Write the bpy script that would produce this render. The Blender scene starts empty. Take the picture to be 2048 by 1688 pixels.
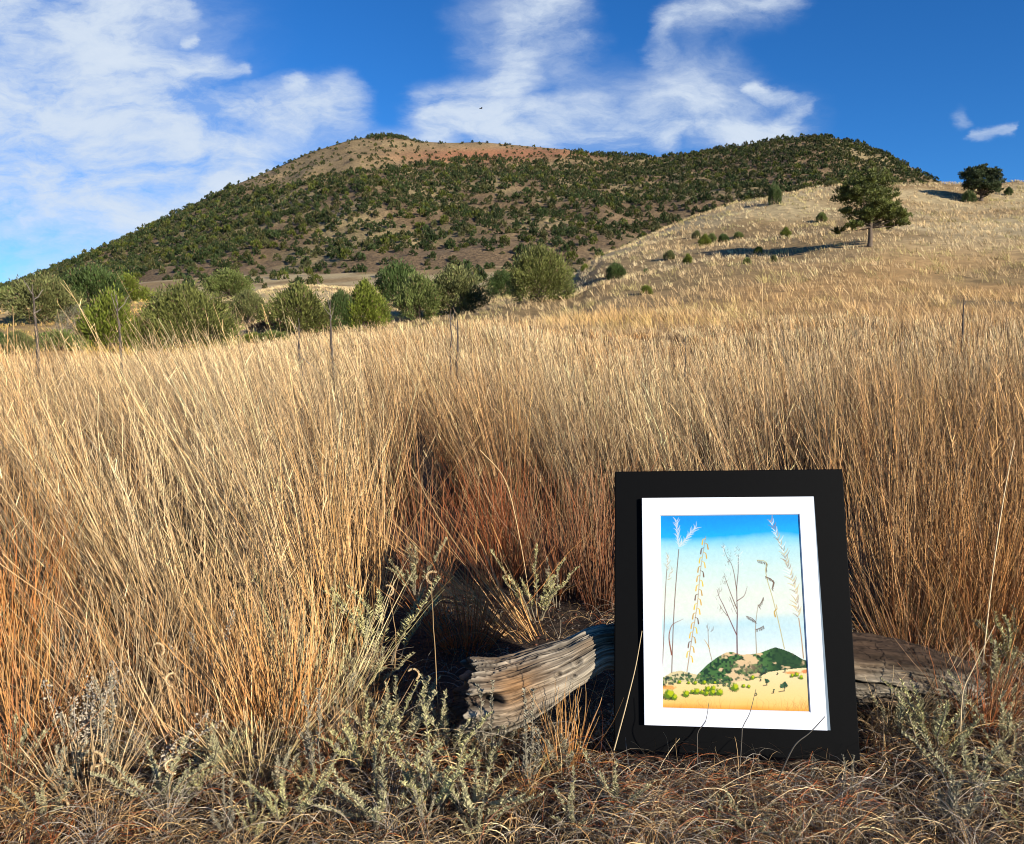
import bpy, math
import numpy as np
from mathutils import Matrix, Vector
R = math.radians
rng = np.random.default_rng(11)
S = bpy.context.scene
COL = S.collection

# ------------------------------------------------------------------ camera, sky, sun, exposure
CH, F, Y0 = 0.65, 1600.0, 720.0
PIT = math.atan((844 - Y0) / F); CP, SP = math.cos(PIT), math.sin(PIT)
cam_d = bpy.data.cameras.new('camera'); cam = bpy.data.objects.new('camera', cam_d); COL.objects.link(cam)
cam.location = (0, 0, CH); cam.rotation_euler = (math.pi / 2 - PIT, 0, 0)
cam_d.sensor_width = 36; cam_d.lens = 36 * F / 2048; cam_d.clip_start = 0.05; cam_d.clip_end = 8000
S.camera = cam
S.view_settings.view_transform = 'Standard'; S.view_settings.look = 'None'
S.view_settings.exposure = 0.85; S.view_settings.gamma = 1
S.cycles.max_bounces = 5; S.cycles.diffuse_bounces = 1; S.cycles.transparent_max_bounces = 4
S.cycles.glossy_bounces = 2; S.cycles.filter_width = 1.0; S.cycles.use_adaptive_sampling = True

SUN_AZ, SUN_EL = R(135), R(20)            # azimuth clockwise from +Y
sd = bpy.data.lights.new('sun', 'SUN'); sun = bpy.data.objects.new('sun', sd); COL.objects.link(sun)
to_sun = Vector((math.sin(SUN_AZ) * math.cos(SUN_EL), math.cos(SUN_AZ) * math.cos(SUN_EL), math.sin(SUN_EL)))
sun.rotation_euler = to_sun.to_track_quat('Z', 'Y').to_euler(); sun.location = (20, -20, 20)
sd.energy = 5.0; sd.angle = R(0.53); sd.color = (1.0, 0.92, 0.78)

W = bpy.data.worlds.new('World'); S.world = W; W.use_nodes = True
W.cycles.sampling_method = 'MANUAL'; W.cycles.sample_map_resolution = 512

def uv_of(px, py):
    a, b = (px - 1024) / F, (844 - py) / F
    k = CP + b * SP
    return a / k, (-SP + b * CP) / k

def build_world():
    nt = W.node_tree; nt.nodes.clear(); N = nt.nodes; L = nt.links
    def M(op, *a, clamp=False):
        n = N.new('ShaderNodeMath'); n.operation = op; n.use_clamp = clamp
        for i, v in enumerate(a):
            if isinstance(v, (int, float)): n.inputs[i].default_value = v
            else: L.new(v, n.inputs[i])
        return n.outputs[0]
    def V(op, *a, out='Vector', scale=None):
        n = N.new('ShaderNodeVectorMath'); n.operation = op
        for i, v in enumerate(a):
            if isinstance(v, tuple): n.inputs[i].default_value = v
            else: L.new(v, n.inputs[i])
        if scale is not None:
            if isinstance(scale, (int, float)): n.inputs['Scale'].default_value = scale
            else: L.new(scale, n.inputs['Scale'])
        return n.outputs[out]
    tc = N.new('ShaderNodeTexCoord').outputs['Generated']
    sep = N.new('ShaderNodeSeparateXYZ'); L.new(tc, sep.inputs[0])
    yy = M('MAXIMUM', sep.outputs[1], 0.08)
    u = M('DIVIDE', sep.outputs[0], yy); v = M('DIVIDE', sep.outputs[2], yy)
    cb = N.new('ShaderNodeCombineXYZ'); L.new(u, cb.inputs[0]); L.new(v, cb.inputs[1])
    p = cb.outputs[0]
    n1 = N.new('ShaderNodeTexNoise'); n1.inputs['Scale'].default_value = 5.5; n1.inputs['Detail'].default_value = 7
    n1.inputs['Roughness'].default_value = 0.6
    L.new(V('MULTIPLY', p, (0.8, 1.5, 1)), n1.inputs['Vector'])
    warp = V('MULTIPLY', V('SUBTRACT', n1.outputs['Color'], (0.5, 0.5, 0.5)), (0.14, 0.07, 0))
    pw = V('ADD', p, warp)
    n2 = N.new('ShaderNodeTexNoise'); n2.inputs['Scale'].default_value = 11; n2.inputs['Detail'].default_value = 12
    n2.inputs['Roughness'].default_value = 0.64; n2.inputs['Distortion'].default_value = 0.25
    rot = N.new('ShaderNodeMapping'); rot.inputs['Rotation'].default_value = (0, 0, R(-24)); rot.inputs['Scale'].default_value = (0.6, 1.45, 1)
    L.new(V('ADD', p, V('SCALE', warp, scale=0.9)), rot.inputs['Vector']); L.new(rot.outputs[0], n2.inputs['Vector'])
    caps = [(-150, 40, 90, 90, 240, 1), (60, 215, 320, 235, 110, 1), (0, 230, 200, 300, 135, .95), (330, 290, 430, 300, 80, .75),
            (340, 212, 700, 208, 34, 1), (610, 220, 690, 190, 34, .9), (180, 112, 440, 128, 20, .75), (420, 138, 500, 126, 9, .6),
            (300, 370, 520, 350, 55, .65), (-50, 400, 250, 390, 60, .35), (-80, 470, 260, 470, 80, .45), (-80, 560, 160, 560, 50, .35), (0, 330, 420, 380, 60, .5), (1000, 150, 1080, 130, 60, .35), (1380, 170, 1500, 230, 60, .35), (1230, 240, 1600, 245, 40, .5), (258, 50, 275, 50, 11, .7),
            (386, 70, 408, 66, 6, .7), (598, 172, 612, 168, 10, .6), (560, 320, 640, 290, 60, .45), (200, 10, 390, 8, 16, .6),
            (1075, 0, 1030, 140, 36, .75), (1120, 10, 1150, 70, 34, .6), (860, 200, 1010, 172, 26, .8), (860, 250, 1330, 258, 36, 1), (900, 240, 1200, 240, 40, 1),
            (1000, 262, 1250, 268, 34, 1), (1300, 248, 1560, 252, 18, .95), (1560, 262, 1602, 210, 19, 1), (1602, 205, 1515, 162, 15, .95),
            (1480, 272, 1580, 262, 18, .8), (1350, 25, 1570, 0, 30, .62), (1300, 60, 1330, 45, 14, .5), (1300, 100, 1320, 88, 18, .5),
            (1320, 200, 1460, 125, 45, .38), (1900, 245, 1900, 235, 13, .45), (1930, 270, 2020, 271, 8, .55), (700, 300, 860, 300, 25, .5),
            (1180, 150, 1400, 215, 40, .28), (940, 60, 1000, 20, 40, .35)]
    tot = None
    for (x0, y0, x1, y1, r, s) in caps:
        a = np.array(uv_of(x0, y0)); b = np.array(uv_of(x1, y1)); ab = b - a; l2 = max(float(ab @ ab), 1e-6); rr = r / F
        pa = V('SUBTRACT', pw, (float(a[0]), float(a[1]), 0.0))
        t = M('MULTIPLY', V('DOT_PRODUCT', pa, (float(ab[0] / l2), float(ab[1] / l2), 0.0), out='Value'), 1.0, clamp=True)
        q = V('SCALE', (float(ab[0]), float(ab[1]), 0.0), scale=t)
        d = V('DISTANCE', pa, q, out='Value')
        g = N.new('ShaderNodeMapRange'); g.interpolation_type = 'SMOOTHSTEP'; L.new(d, g.inputs[0])
        g.inputs[1].default_value = rr * 2.3; g.inputs[2].default_value = rr * 0.1; g.inputs[3].default_value = 0; g.inputs[4].default_value = s
        tot = g.outputs[0] if tot is None else M('MAXIMUM', tot, g.outputs[0]) if s > .8 else M('ADD', tot, M('MULTIPLY', g.outputs[0], M('SUBTRACT', 1.0, tot, clamp=True)))
    nz = N.new('ShaderNodeMapRange'); L.new(n2.outputs[0], nz.inputs[0])
    nz.inputs[1].default_value = .34; nz.inputs[2].default_value = .66; nz.inputs[3].default_value = .42; nz.inputs[4].default_value = 1.35
    dens = M('MULTIPLY', tot, nz.outputs[0])
    al = N.new('ShaderNodeMapRange'); al.interpolation_type = 'SMOOTHSTEP'; L.new(dens, al.inputs[0])
    al.inputs[1].default_value = .0; al.inputs[2].default_value = 1.1; al.inputs[4].default_value = .95
    sky = N.new('ShaderNodeTexSky'); sky.sky_type = 'NISHITA'; sky.sun_disc = False
    sky.sun_elevation = SUN_EL; sky.sun_rotation = SUN_AZ; sky.altitude = 2300; sky.air_density = 1.0; sky.dust_density = 0.1; sky.ozone_density = 2.5
    hs = N.new('ShaderNodeHueSaturation'); hs.inputs['Saturation'].default_value = 1.25; hs.inputs['Value'].default_value = 1.0
    L.new(sky.outputs[0], hs.inputs['Color'])
    mx = N.new('ShaderNodeMix'); mx.data_type = 'RGBA'; L.new(al.outputs[0], mx.inputs[0])
    L.new(V('MULTIPLY', hs.outputs[0], (0.68, 1.16, 1.55)), mx.inputs[6])
    cc = N.new('ShaderNodeMix'); cc.data_type = 'RGBA'
    L.new(n2.outputs[0], cc.inputs[0]); cc.inputs[6].default_value = (4.6, 5.9, 8.0, 1); cc.inputs[7].default_value = (8.0, 8.7, 9.4, 1)
    L.new(cc.outputs[2], mx.inputs[7])
    bg = N.new('ShaderNodeBackground'); bg.inputs['Strength'].default_value = 0.057
    L.new(mx.outputs[2], bg.inputs['Color'])
    o = N.new('ShaderNodeOutputWorld'); L.new(bg.outputs[0], o.inputs[0])
build_world()

# ------------------------------------------------------------------ helpers
def tag(o, label=None, cat=None, group=None, kind=None):
    if label: o['label'] = label
    if cat: o['category'] = cat
    if group: o['group'] = group
    if kind: o['kind'] = kind
    return o
def link(o, parent=None):
    COL.objects.link(o)
    if parent is not None: o.parent = parent
    return o
def empty(name, loc=(0, 0, 0), rz=0, s=1):
    o = bpy.data.objects.new(name, None); o.empty_display_size = .1
    o.location = loc; o.rotation_euler = (0, 0, rz); o.scale = (s, s, s) if not isinstance(s, tuple) else s
    return link(o)
def mesh_np(name, verts, faces, col=None, mat=None, smooth=False, uv=None):
    verts = np.ascontiguousarray(verts, np.float32); faces = np.ascontiguousarray(faces, np.int32)
    me = bpy.data.meshes.new(name)
    nf, k = faces.shape
    me.vertices.add(len(verts)); me.vertices.foreach_set('co', verts.ravel())
    me.loops.add(nf * k); me.loops.foreach_set('vertex_index', faces.ravel())
    me.polygons.add(nf); me.polygons.foreach_set('loop_start', np.arange(nf, dtype=np.int32) * k)
    me.polygons.foreach_set('loop_total', np.full(nf, k, np.int32))
    if smooth: me.polygons.foreach_set('use_smooth', np.ones(nf, bool))
    if col is not None:
        a = me.color_attributes.new('Col', 'FLOAT_COLOR', 'POINT')
        c = np.ones((len(verts), 4), np.float32); c[:, :3] = col
        a.data.foreach_set('color', c.ravel())
    if uv is not None:
        a = me.attributes.new('suv', 'FLOAT_VECTOR', 'POINT')
        a.data.foreach_set('vector', np.ascontiguousarray(uv, np.float32).ravel())
    me.update(calc_edges=True)
    if mat: me.materials.append(mat)
    return me
def obj(name, me, parent=None):
    return link(bpy.data.objects.new(name, me), parent)
class Buf:
    def __init__(s): s.v = []; s.f = []; s.c = []; s.n = 0
    def add(s, v, f, c):
        v = np.asarray(v, float).reshape(-1, 3); f = np.asarray(f)
        if f.shape[1] == 3: f = np.concatenate([f, f[:, 2:3]], 1) if False else f
        s.v.append(v); s.f.append(f + s.n); s.c.append(np.broadcast_to(np.asarray(c, float), v.shape)); s.n += len(v)
    def mesh(s, name, mat, smooth=False):
        return mesh_np(name, np.concatenate(s.v), np.concatenate(s.f), np.concatenate(s.c), mat, smooth)

_tab = np.random.default_rng(5).random((256, 256))
def vn(x, y, o=0):
    x = np.asarray(x, float) + o * 37.3; y = np.asarray(y, float) + o * 17.7
    xi = np.floor(x).astype(int); yi = np.floor(y).astype(int); fx = x - xi; fy = y - yi
    fx = fx * fx * (3 - 2 * fx); fy = fy * fy * (3 - 2 * fy)
    a = _tab[xi & 255, yi & 255]; b = _tab[(xi + 1) & 255, yi & 255]; c = _tab[xi & 255, (yi + 1) & 255]; d = _tab[(xi + 1) & 255, (yi + 1) & 255]
    return (a * (1 - fx) + b * fx) * (1 - fy) + (c * (1 - fx) + d * fx) * fy
def fbm(x, y, o=0, n=4):
    s = 0; a = .5; t = 0
    for i in range(n): s = s + a * vn(x * 2 ** i, y * 2 ** i, o + i); t += a; a *= .5
    return s / t
def sst(e0, e1, x): t = np.clip((x - e0) / (e1 - e0), 0, 1); return t * t * (3 - 2 * t)
def at(px, py, D):
    u, v = uv_of(px, py); return np.array([u * D, D, CH + v * D])
def project(P):
    P = np.asarray(P, float); z = P[..., 2] - CH; cz = P[..., 1] * CP - z * SP
    return 1024 + F * P[..., 0] / cz, 844 - F * (P[..., 1] * SP + z * CP) / cz

# ------------------------------------------------------------------ materials
def new_mat(name):
    m = bpy.data.materials.new(name); m.use_nodes = True; m.node_tree.nodes.clear(); return m, m.node_tree.nodes, m.node_tree.links
def plant_mat(name, trans=0.25, rough=.55, spec=.25, gain=1.0):
    m, N, L = new_mat(name)
    at_ = N.new('ShaderNodeAttribute'); at_.attribute_name = 'Col'
    p = N.new('ShaderNodeBsdfPrincipled'); p.inputs['Roughness'].default_value = rough; p.inputs['Specular IOR Level'].default_value = spec
    L.new(at_.outputs['Color'], p.inputs['Base Color'])
    t = N.new('ShaderNodeBsdfTranslucent'); L.new(at_.outputs['Color'], t.inputs['Color'])
    mx = N.new('ShaderNodeMixShader'); mx.inputs[0].default_value = trans
    L.new(p.outputs[0], mx.inputs[1]); L.new(t.outputs[0], mx.inputs[2])
    o = N.new('ShaderNodeOutputMaterial'); L.new(mx.outputs[0], o.inputs[0]); return m
def surf_mat(name, nscale=8, amt=.35, bump=.4, bscale=30, rough=.9, coord='Object', stretch=(1, 1, 1), bdist=.02):
    """colour attribute broken up by procedural noise and bump"""
    m, N, L = new_mat(name)
    a = N.new('ShaderNodeAttribute'); a.attribute_name = 'Col'
    if coord == 'suv':
        c = N.new('ShaderNodeAttribute'); c.attribute_name = 'suv'; cv = c.outputs['Vector']
    else: cv = N.new('ShaderNodeTexCoord').outputs[coord]
    mp = N.new('ShaderNodeMapping'); mp.inputs['Scale'].default_value = stretch; L.new(cv, mp.inputs[0])
    n = N.new('ShaderNodeTexNoise'); n.inputs['Scale'].default_value = nscale; n.inputs['Detail'].default_value = 8; n.inputs['Roughness'].default_value = .65
    L.new(mp.outputs[0], n.inputs['Vector'])
    r = N.new('ShaderNodeMapRange'); L.new(n.outputs[0], r.inputs[0]); r.inputs[1].default_value = .3; r.inputs[2].default_value = .7
    r.inputs[3].default_value = 1 - amt; r.inputs[4].default_value = 1 + amt
    mul = N.new('ShaderNodeVectorMath'); mul.operation = 'SCALE'; L.new(a.outputs['Color'], mul.inputs[0]); L.new(r.outputs[0], mul.inputs['Scale'])
    p = N.new('ShaderNodeBsdfPrincipled'); p.inputs['Roughness'].default_value = rough; p.inputs['Specular IOR Level'].default_value = .2
    L.new(mul.outputs[0], p.inputs['Base Color'])
    n2 = N.new('ShaderNodeTexNoise'); n2.inputs['Scale'].default_value = bscale; n2.inputs['Detail'].default_value = 8; L.new(mp.outputs[0], n2.inputs['Vector'])
    b = N.new('ShaderNodeBump'); b.inputs['Strength'].default_value = bump; b.inputs['Distance'].default_value = bdist; L.new(n2.outputs[0], b.inputs['Height'])
    L.new(b.outputs[0], p.inputs['Normal'])
    o = N.new('ShaderNodeOutputMaterial'); L.new(p.outputs[0], o.inputs[0]); return m
def plain_mat(name, col, rough=.5, spec=.5, nscale=60, amt=.08, bump=.05):
    m, N, L = new_mat(name)
    tc = N.new('ShaderNodeTexCoord'); n = N.new('ShaderNodeTexNoise'); n.inputs['Scale'].default_value = nscale; n.inputs['Detail'].default_value = 5
    L.new(tc.outputs['Object'], n.inputs['Vector'])
    r = N.new('ShaderNodeMapRange'); L.new(n.outputs[0], r.inputs[0]); r.inputs[3].default_value = 1 - amt; r.inputs[4].default_value = 1 + amt
    mul = N.new('ShaderNodeVectorMath'); mul.operation = 'SCALE'; mul.inputs[0].default_value = col; L.new(r.outputs[0], mul.inputs['Scale'])
    p = N.new('ShaderNodeBsdfPrincipled'); p.inputs['Roughness'].default_value = rough; p.inputs['Specular IOR Level'].default_value = spec
    L.new(mul.outputs[0], p.inputs['Base Color'])
    b = N.new('ShaderNodeBump'); b.inputs['Strength'].default_value = bump; b.inputs['Distance'].default_value = .001; L.new(n.outputs[0], b.inputs['Height'])
    L.new(b.outputs[0], p.inputs['Normal'])
    o = N.new('ShaderNodeOutputMaterial'); L.new(p.outputs[0], o.inputs[0]); return m
M_GRASS = plant_mat('dry_grass', .12, .5, .3)
M_LEAF = plant_mat('foliage', .2, .6, .25)
M_SAGE = plant_mat('sage_leaf', .15, .7, .2)
M_BARK = surf_mat('bark', 12, .4, .8, 40)
M_GROUND = surf_mat('soil_and_turf', 1.3, .35, .8, 22, bdist=.03)
M_HILL = surf_mat('hill_turf', .7, .55, .9, .9, bdist=.8)

# ------------------------------------------------------------------ terrain
DK = np.array([0.5, 6, 12, 25, 45, 70, 100, 128, 180, 300, 600, 3000.])
def zz(py, D): return CH + uv_of(1024, py)[1] * D
# per column px: heights at DK
TB = {
 -500: [0, 0, 0, .0, .2, 1.5, 5, 8, 13, 20, 22, 22],
 0:    [0, 0, 0, .0, .3, 2.0, 5.2, zz(652,128), zz(622,180), zz(598,300), 26, 26],
 400:  [0, 0, 0, .25, .9, 3.2, 7.0, zz(612,128), zz(590,180), zz(565,300), 30, 28],
 600:  [0, 0, 0.05, .7, 1.1, 3.6, 8.0, zz(573,128), zz(574,180), zz(560,300), 30, 28],
 800:  [0, 0, .08, 1.0, 1.4, 4.3, 8.2, zz(580,128), zz(566,180), zz(555,300), 32, 28],
 1000: [0, 0, .1, 1.3, 2.0, 5.2, 8.6, zz(578,128), zz(560,180), zz(545,300), 32, 28],
 1120: [0, 0, .12, 1.3, 2.7, zz(602,70), zz(570,100), 12.5, 17, 32, 34, 28],
 1200: [0, 0, .12, 1.3, 3.0, zz(570,70), zz(514,100), 15.2, 18, 32, 34, 28],
 1300: [0, 0, .12, 1.3, 3.2, zz(550,70), zz(481,100), zz(482,128), 19, 32, 34, 28],
 1500: [0, 0, .12, 1.3, 3.5, zz(515,70), zz(440,100), zz(409,128), 22, 32, 34, 28],
 1740: [0, 0, .12, 1.3, 3.9, zz(493,70), zz(420,100), zz(376,128), 24, 32, 34, 28],
 2048: [0, 0, .12, 1.3, 3.9, zz(487,70), zz(420,100), zz(371,128), 25, 32, 34, 28],
 2700: [0, 0, .12, 1.3, 3.9, 10, 18.5, 27, 25, 32, 34, 28]}
def pchip(xk, yk, x):
    h = np.diff(xk); d = np.diff(yk, axis=0) / h.reshape(-1, *([1] * (yk.ndim - 1)))
    m = np.zeros_like(yk); m[0] = d[0]; m[-1] = d[-1]
    m[1:-1] = np.where(d[:-1] * d[1:] > 0, 2 * d[:-1] * d[1:] / (d[:-1] + d[1:] + 1e-12 * np.sign(d[:-1] + 1e-30)), 0)
    i = np.clip(np.searchsorted(xk, x, side='right') - 1, 0, len(xk) - 2); t = (x - xk[i]) / h[i]
    sh = (-1,) + (1,) * (yk.ndim - 1); t = t.reshape(sh); hh = h[i].reshape(sh)
    return (2*t**3-3*t**2+1)*yk[i] + (t**3-2*t**2+t)*hh*m[i] + (-2*t**3+3*t**2)*yk[i+1] + (t**3-t**2)*hh*m[i+1]
_cols = np.array(sorted(TB)); _cu = (_cols - 1024) / F / 1.0125
_Z = np.array([TB[c] for c in _cols], float)                       # (cols, D)
LDG = np.linspace(math.log(.5), math.log(3000), 500); UG = np.linspace(_cu[0], _cu[-1], 300)
_t = pchip(np.log(DK), _Z.T, LDG)                                   # (500, cols)
TG = pchip(_cu, _t.T, UG)                                           # (300, 500)
bumps = []
def terrain(x, y):
    x = np.asarray(x, float); y = np.asarray(y, float)
    yc = np.clip(y, .5, 2999); uu = np.clip(x / yc, UG[0], UG[-1]); ld = np.log(yc)
    a = (uu - UG[0]) / (UG[1] - UG[0]); b = (ld - LDG[0]) / (LDG[1] - LDG[0])
    i = np.clip(a.astype(int), 0, len(UG) - 2); j = np.clip(b.astype(int), 0, len(LDG) - 2); a = a - i; b = b - j
    z = (TG[i, j]*(1-a)+TG[i+1, j]*a)*(1-b) + (TG[i, j+1]*(1-a)+TG[i+1, j+1]*a)*b
    r = np.hypot(x, y)
    z = z + (fbm(x / 7, y / 7, 1) - .5) * .9 * sst(18, 60, r) + (fbm(x / .6, y / .6, 3) - .5) * .05 * sst(2.5, 6, r)
    for (bx, by, s, hgt) in bumps: z = z + hgt * np.exp(-((x-bx)**2 + (y-by)**2) / (2*s*s))
    return z
def tz(x, y): return float(terrain(np.array([x]), np.array([y]))[0])

# trees and bushes of the middle ground: px of centre, py of base, width, height (px), distance, kind
MID = [
 (372, 706, 176, 122, 42, 'big_juniper', 'largest rounded olive-green juniper behind the left end of the meadow', 0),
 (222, 702, 120, 108, 40, 'juniper', 'dark yellow-green juniper touching the left side of the largest juniper', 1),
 (88, 645, 112, 84, 82, 'juniper', 'broad grey-green juniper against the sky line at the left edge of the volcano', 2),
 (190, 628, 120, 84, 96, 'juniper', 'dark green juniper behind the bare grey shrub', 3),
 (252, 606, 80, 52, 104, 'juniper', 'small dark juniper above and behind the largest juniper', 1),
 (18, 612, 64, 34, 92, 'juniper', 'low pale green juniper at the left edge of the picture above the golden field', 4),
 (118, 702, 92, 36, 38, 'low_juniper', 'low spreading bush at the foot of the golden field on the left', 4),
 (38, 712, 52, 42, 36, 'juniper', 'round green bush near the bottom left of the golden field', 2),
 (-4, 708, 40, 44, 37, 'juniper', 'dark bush cut by the left edge of the picture', 3),
 (460, 598, 88, 52, 110, 'juniper', 'rounded juniper alone on the pale slope above the junipers', 4),
 (497, 646, 68, 58, 75, 'juniper', 'small round juniper between the largest juniper and the domed juniper', 2),
 (597, 666, 116, 88, 60, 'juniper', 'domed olive juniper right of the red-brown brush', 0),
 (683, 660, 62, 70, 61, 'juniper', 'narrow dark juniper joined to the bright green one on its right', 3),
 (730, 656, 84, 84, 62, 'juniper', 'bright green pointed juniper in the middle of the row', 1),
 (798, 618, 96, 84, 86, 'juniper', 'tall dark juniper behind the row at the foot of the volcano', 3),
 (838, 640, 86, 82, 70, 'juniper', 'upright green juniper left of centre behind the meadow edge', 4),
 (912, 630, 104, 88, 72, 'juniper', 'wide olive juniper just behind the tall dry stems at the meadow edge', 2),
 (1006, 594, 60, 48, 92, 'juniper', 'dark juniper directly left of the big conical one', 3),
 (1078, 602, 112, 98, 66, 'big_juniper', 'big conical olive juniper where the golden slope meets the volcano', 0),
 (508, 686, 42, 18, 40, 'low_juniper', 'flat little bush below the red-brown brush', 1),
 (547, 683, 54, 20, 40, 'low_juniper', 'flat yellow-green bush just left of a thin dead stalk', 4),
 (1230, 560, 38, 30, 76, 'juniper', 'dark round bush lowest on the left part of the golden hillside', 3),
 (1292, 588, 22, 16, 58, 'low_juniper', 'little green bush alone in the orange grass of the hillside', 1),
 (1376, 528, 18, 18, 74, 'juniper', 'small bush just above the left end of the long tree shadow', 1),
 (1339, 518, 20, 16, 80, 'low_juniper', 'grey-green bush left of the long tree shadow', 2),
 (1409, 494, 24, 22, 88, 'juniper', 'larger of two touching bushes half way up the hillside', 1),
 (1423, 482, 18, 17, 93, 'juniper', 'smaller bush touching the upper right of its neighbour', 4),
 (1446, 484, 20, 16, 91, 'juniper', 'dark bush just right of the touching pair', 3),
 (1393, 476, 15, 14, 97, 'low_juniper', 'tiny bush near the hillside crest left of the touching pair', 2),
 (1477, 476, 18, 11, 93, 'low_juniper', 'low flat bush right of the group half way up the hillside', 4),
 (1571, 475, 20, 18, 86, 'juniper', 'round bush alone left of the tall pine', 1),
 (1643, 445, 18, 18, 98, 'juniper', 'small pale bush up the slope left of the pine crown', 4),
 (1517, 507, 15, 13, 76, 'low_juniper', 'tiny bush on the upper side of the long tree shadow', 1),
 (1494, 526, 15, 13, 69, 'low_juniper', 'tiny yellowish bush standing in the long tree shadow', 4),
 (1547, 525, 13, 13, 69, 'low_juniper', 'tiny grey bush below the middle of the long tree shadow', 2),
 (1170, 543, 18, 14, 92, 'low_juniper', 'little bush just right of the big conical juniper', 1),
 (1292, 548, 12, 10, 70, 'low_juniper', 'tiniest bush in the middle of the lower hillside', 3),
 (1548, 408, 24, 36, 108, 'juniper', 'dark bush-topped juniper on the crest line of the hillside', 3),
 (2017, 391, 13, 15, 114, 'juniper', 'tiny dark bush right of the round tree on the crest', 3),
 (1936, 404, 24, 20, 109, 'low_juniper', 'low dark bush at the left foot of the round tree', 3),
 (1662, 372, 26, 10, 122, 'low_juniper', 'flat bush on the crest line left of the pine crown', 2)]
SPEC = [('pine', 1740, 493, 69.), ('round', 1962, 402, 110.), ('dead', 150, 682, 55.), ('redbrush', 540, 664, 64.)]
_anch = [(at(m[0], m[1], m[4]), m[4]) for m in MID] + [(at(s[1], s[2], s[3]), s[3]) for s in SPEC]
for it in range(3):
    for (P, D) in _anch:
        e = P[2] - tz(P[0], P[1]); bumps.append((P[0], P[1], .035 * D + 1.0, float(np.clip(e, -1.6, 1.6)) * .8))

# colour of the ground by place (bare soil near, turf and dry grass beyond)
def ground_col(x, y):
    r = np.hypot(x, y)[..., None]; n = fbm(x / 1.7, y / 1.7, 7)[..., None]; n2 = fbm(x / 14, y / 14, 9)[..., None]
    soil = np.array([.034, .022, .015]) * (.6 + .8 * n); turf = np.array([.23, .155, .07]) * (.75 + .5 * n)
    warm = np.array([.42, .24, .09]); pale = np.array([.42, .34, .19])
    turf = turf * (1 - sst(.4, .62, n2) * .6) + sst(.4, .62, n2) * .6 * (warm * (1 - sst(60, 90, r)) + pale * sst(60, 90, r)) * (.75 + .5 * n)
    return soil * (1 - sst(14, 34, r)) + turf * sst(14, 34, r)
def sinh_axis(lo, hi, n, k, c=0):
    a = np.arcsinh((lo - c) / k); b = np.arcsinh((hi - c) / k); return np.sinh(np.linspace(a, b, n)) * k + c
gx = sinh_axis(-3500, 3500, 520, 6); gy = sinh_axis(-3000, 3500, 560, 9, 1.5)
X, Y = np.meshgrid(gx, gy, indexing='ij'); Z = terrain(X, Y)
nx, ny = X.shape; I = np.arange(nx * ny).reshape(nx, ny)
Q = np.stack([I[:-1, :-1], I[1:, :-1], I[1:, 1:], I[:-1, 1:]], -1).reshape(-1, 4)
V3 = np.stack([X, Y, Z], -1).reshape(-1, 3)
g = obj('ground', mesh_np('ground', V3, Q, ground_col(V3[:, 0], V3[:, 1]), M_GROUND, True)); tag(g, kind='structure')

# ------------------------------------------------------------------ the volcano
RIDGE = np.array([(-900, 720), (-400, 680), (-150, 622), (0, 578), (100, 540), (200, 495), (300, 452), (400, 402), (450, 378), (550, 337), (620, 305), (700, 280), (760, 270),
                  (800, 272), (835, 283), (900, 286), (960, 284), (1040, 291), (1120, 298), (1200, 308), (1320, 314), (1400, 304), (1500, 288), (1560, 277), (1640, 271),
                  (1700, 282), (1760, 302), (1820, 334), (1895, 374), (2000, 425), (2200, 515), (2700, 690)], float)
DRT = np.array([(-900, 640), (0, 590), (400, 600), (700, 610), (1000, 660), (1250, 690), (1450, 650), (1640, 610), (1900, 600), (2700, 640)], float)
DBT = np.array([(-900, 620), (-400, 440), (0, 300), (300, 262), (700, 238), (1150, 228), (1600, 248), (2048, 300), (2400, 430), (2700, 600)], float)
def smooth_interp(px, T): return np.interp(px, T[:, 0], T[:, 1])
def hill_pt(px, s):
    """px across, s: 0 foot .. 1 ridge .. beyond; returns world xyz"""
    px = np.asarray(px, float); s = np.asarray(s, float)
    rp = (smooth_interp(px - 12, RIDGE) + smooth_interp(px, RIDGE) + smooth_interp(px + 12, RIDGE)) / 3
    Dr = smooth_interp(px, DRT) ; Db = smooth_interp(px, DBT)
    u, vr = uv_of(px, rp); D = Db + (Dr - Db) * s
    zr = CH + vr * Dr; zb = terrain(u * Db, Db) - 2.0
    sc = np.clip(s, 0, 1)
    prof = .12 * sc ** 2 + .88 * sc
    z = zb + (zr - zb) * prof - np.maximum(s - 1, 0) * (Dr - Db) * .55 + np.minimum(s, 0) * 40
    x = u * D
    nz = (fbm(x / 55, D / 55, 21) - .5) * 14 + (fbm(x / 13, D / 13, 23) - .5) * 3.0
    z = z + nz * sst(0, .15, s) * (1 - sst(.9, 1.0, s))
    return np.stack([x, D, z], -1)
pxs = np.linspace(-880, 2680, 700); ss = np.concatenate([np.linspace(-.06, 1, 240), np.linspace(1.01, 2.0, 40)])
PX, SS = np.meshgrid(pxs, ss, indexing='ij'); HV = hill_pt(PX, SS)
BARE = np.array([(440, 380), (560, 374), (650, 352), (750, 340), (850, 326), (950, 316), (1050, 320), (1180, 308)], float)
def zones(P):
    px, py = project(P)
    rid = smooth_interp(px, RIDGE)
    bare = sst(440, 480, px) * (1 - sst(1120, 1190, px)) * (1 - sst(-14, 14, py - smooth_interp(px, BARE)))
    bare = np.where((px > 735) & (px < 815) & (py < 281 + 0 * px), 0, bare)
    low = sst(-30, 30, py - np.interp(px, [0, 100, 200, 300, 400, 480, 600, 700, 800, 900, 1000, 1300, 2048], [590, 585, 560, 545, 520, 500, 470, 445, 425, 380, 420, 560, 620]))
    return px, py, rid, bare, low
px_, py_, rid_, bare_, low_ = zones(HV)
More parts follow.
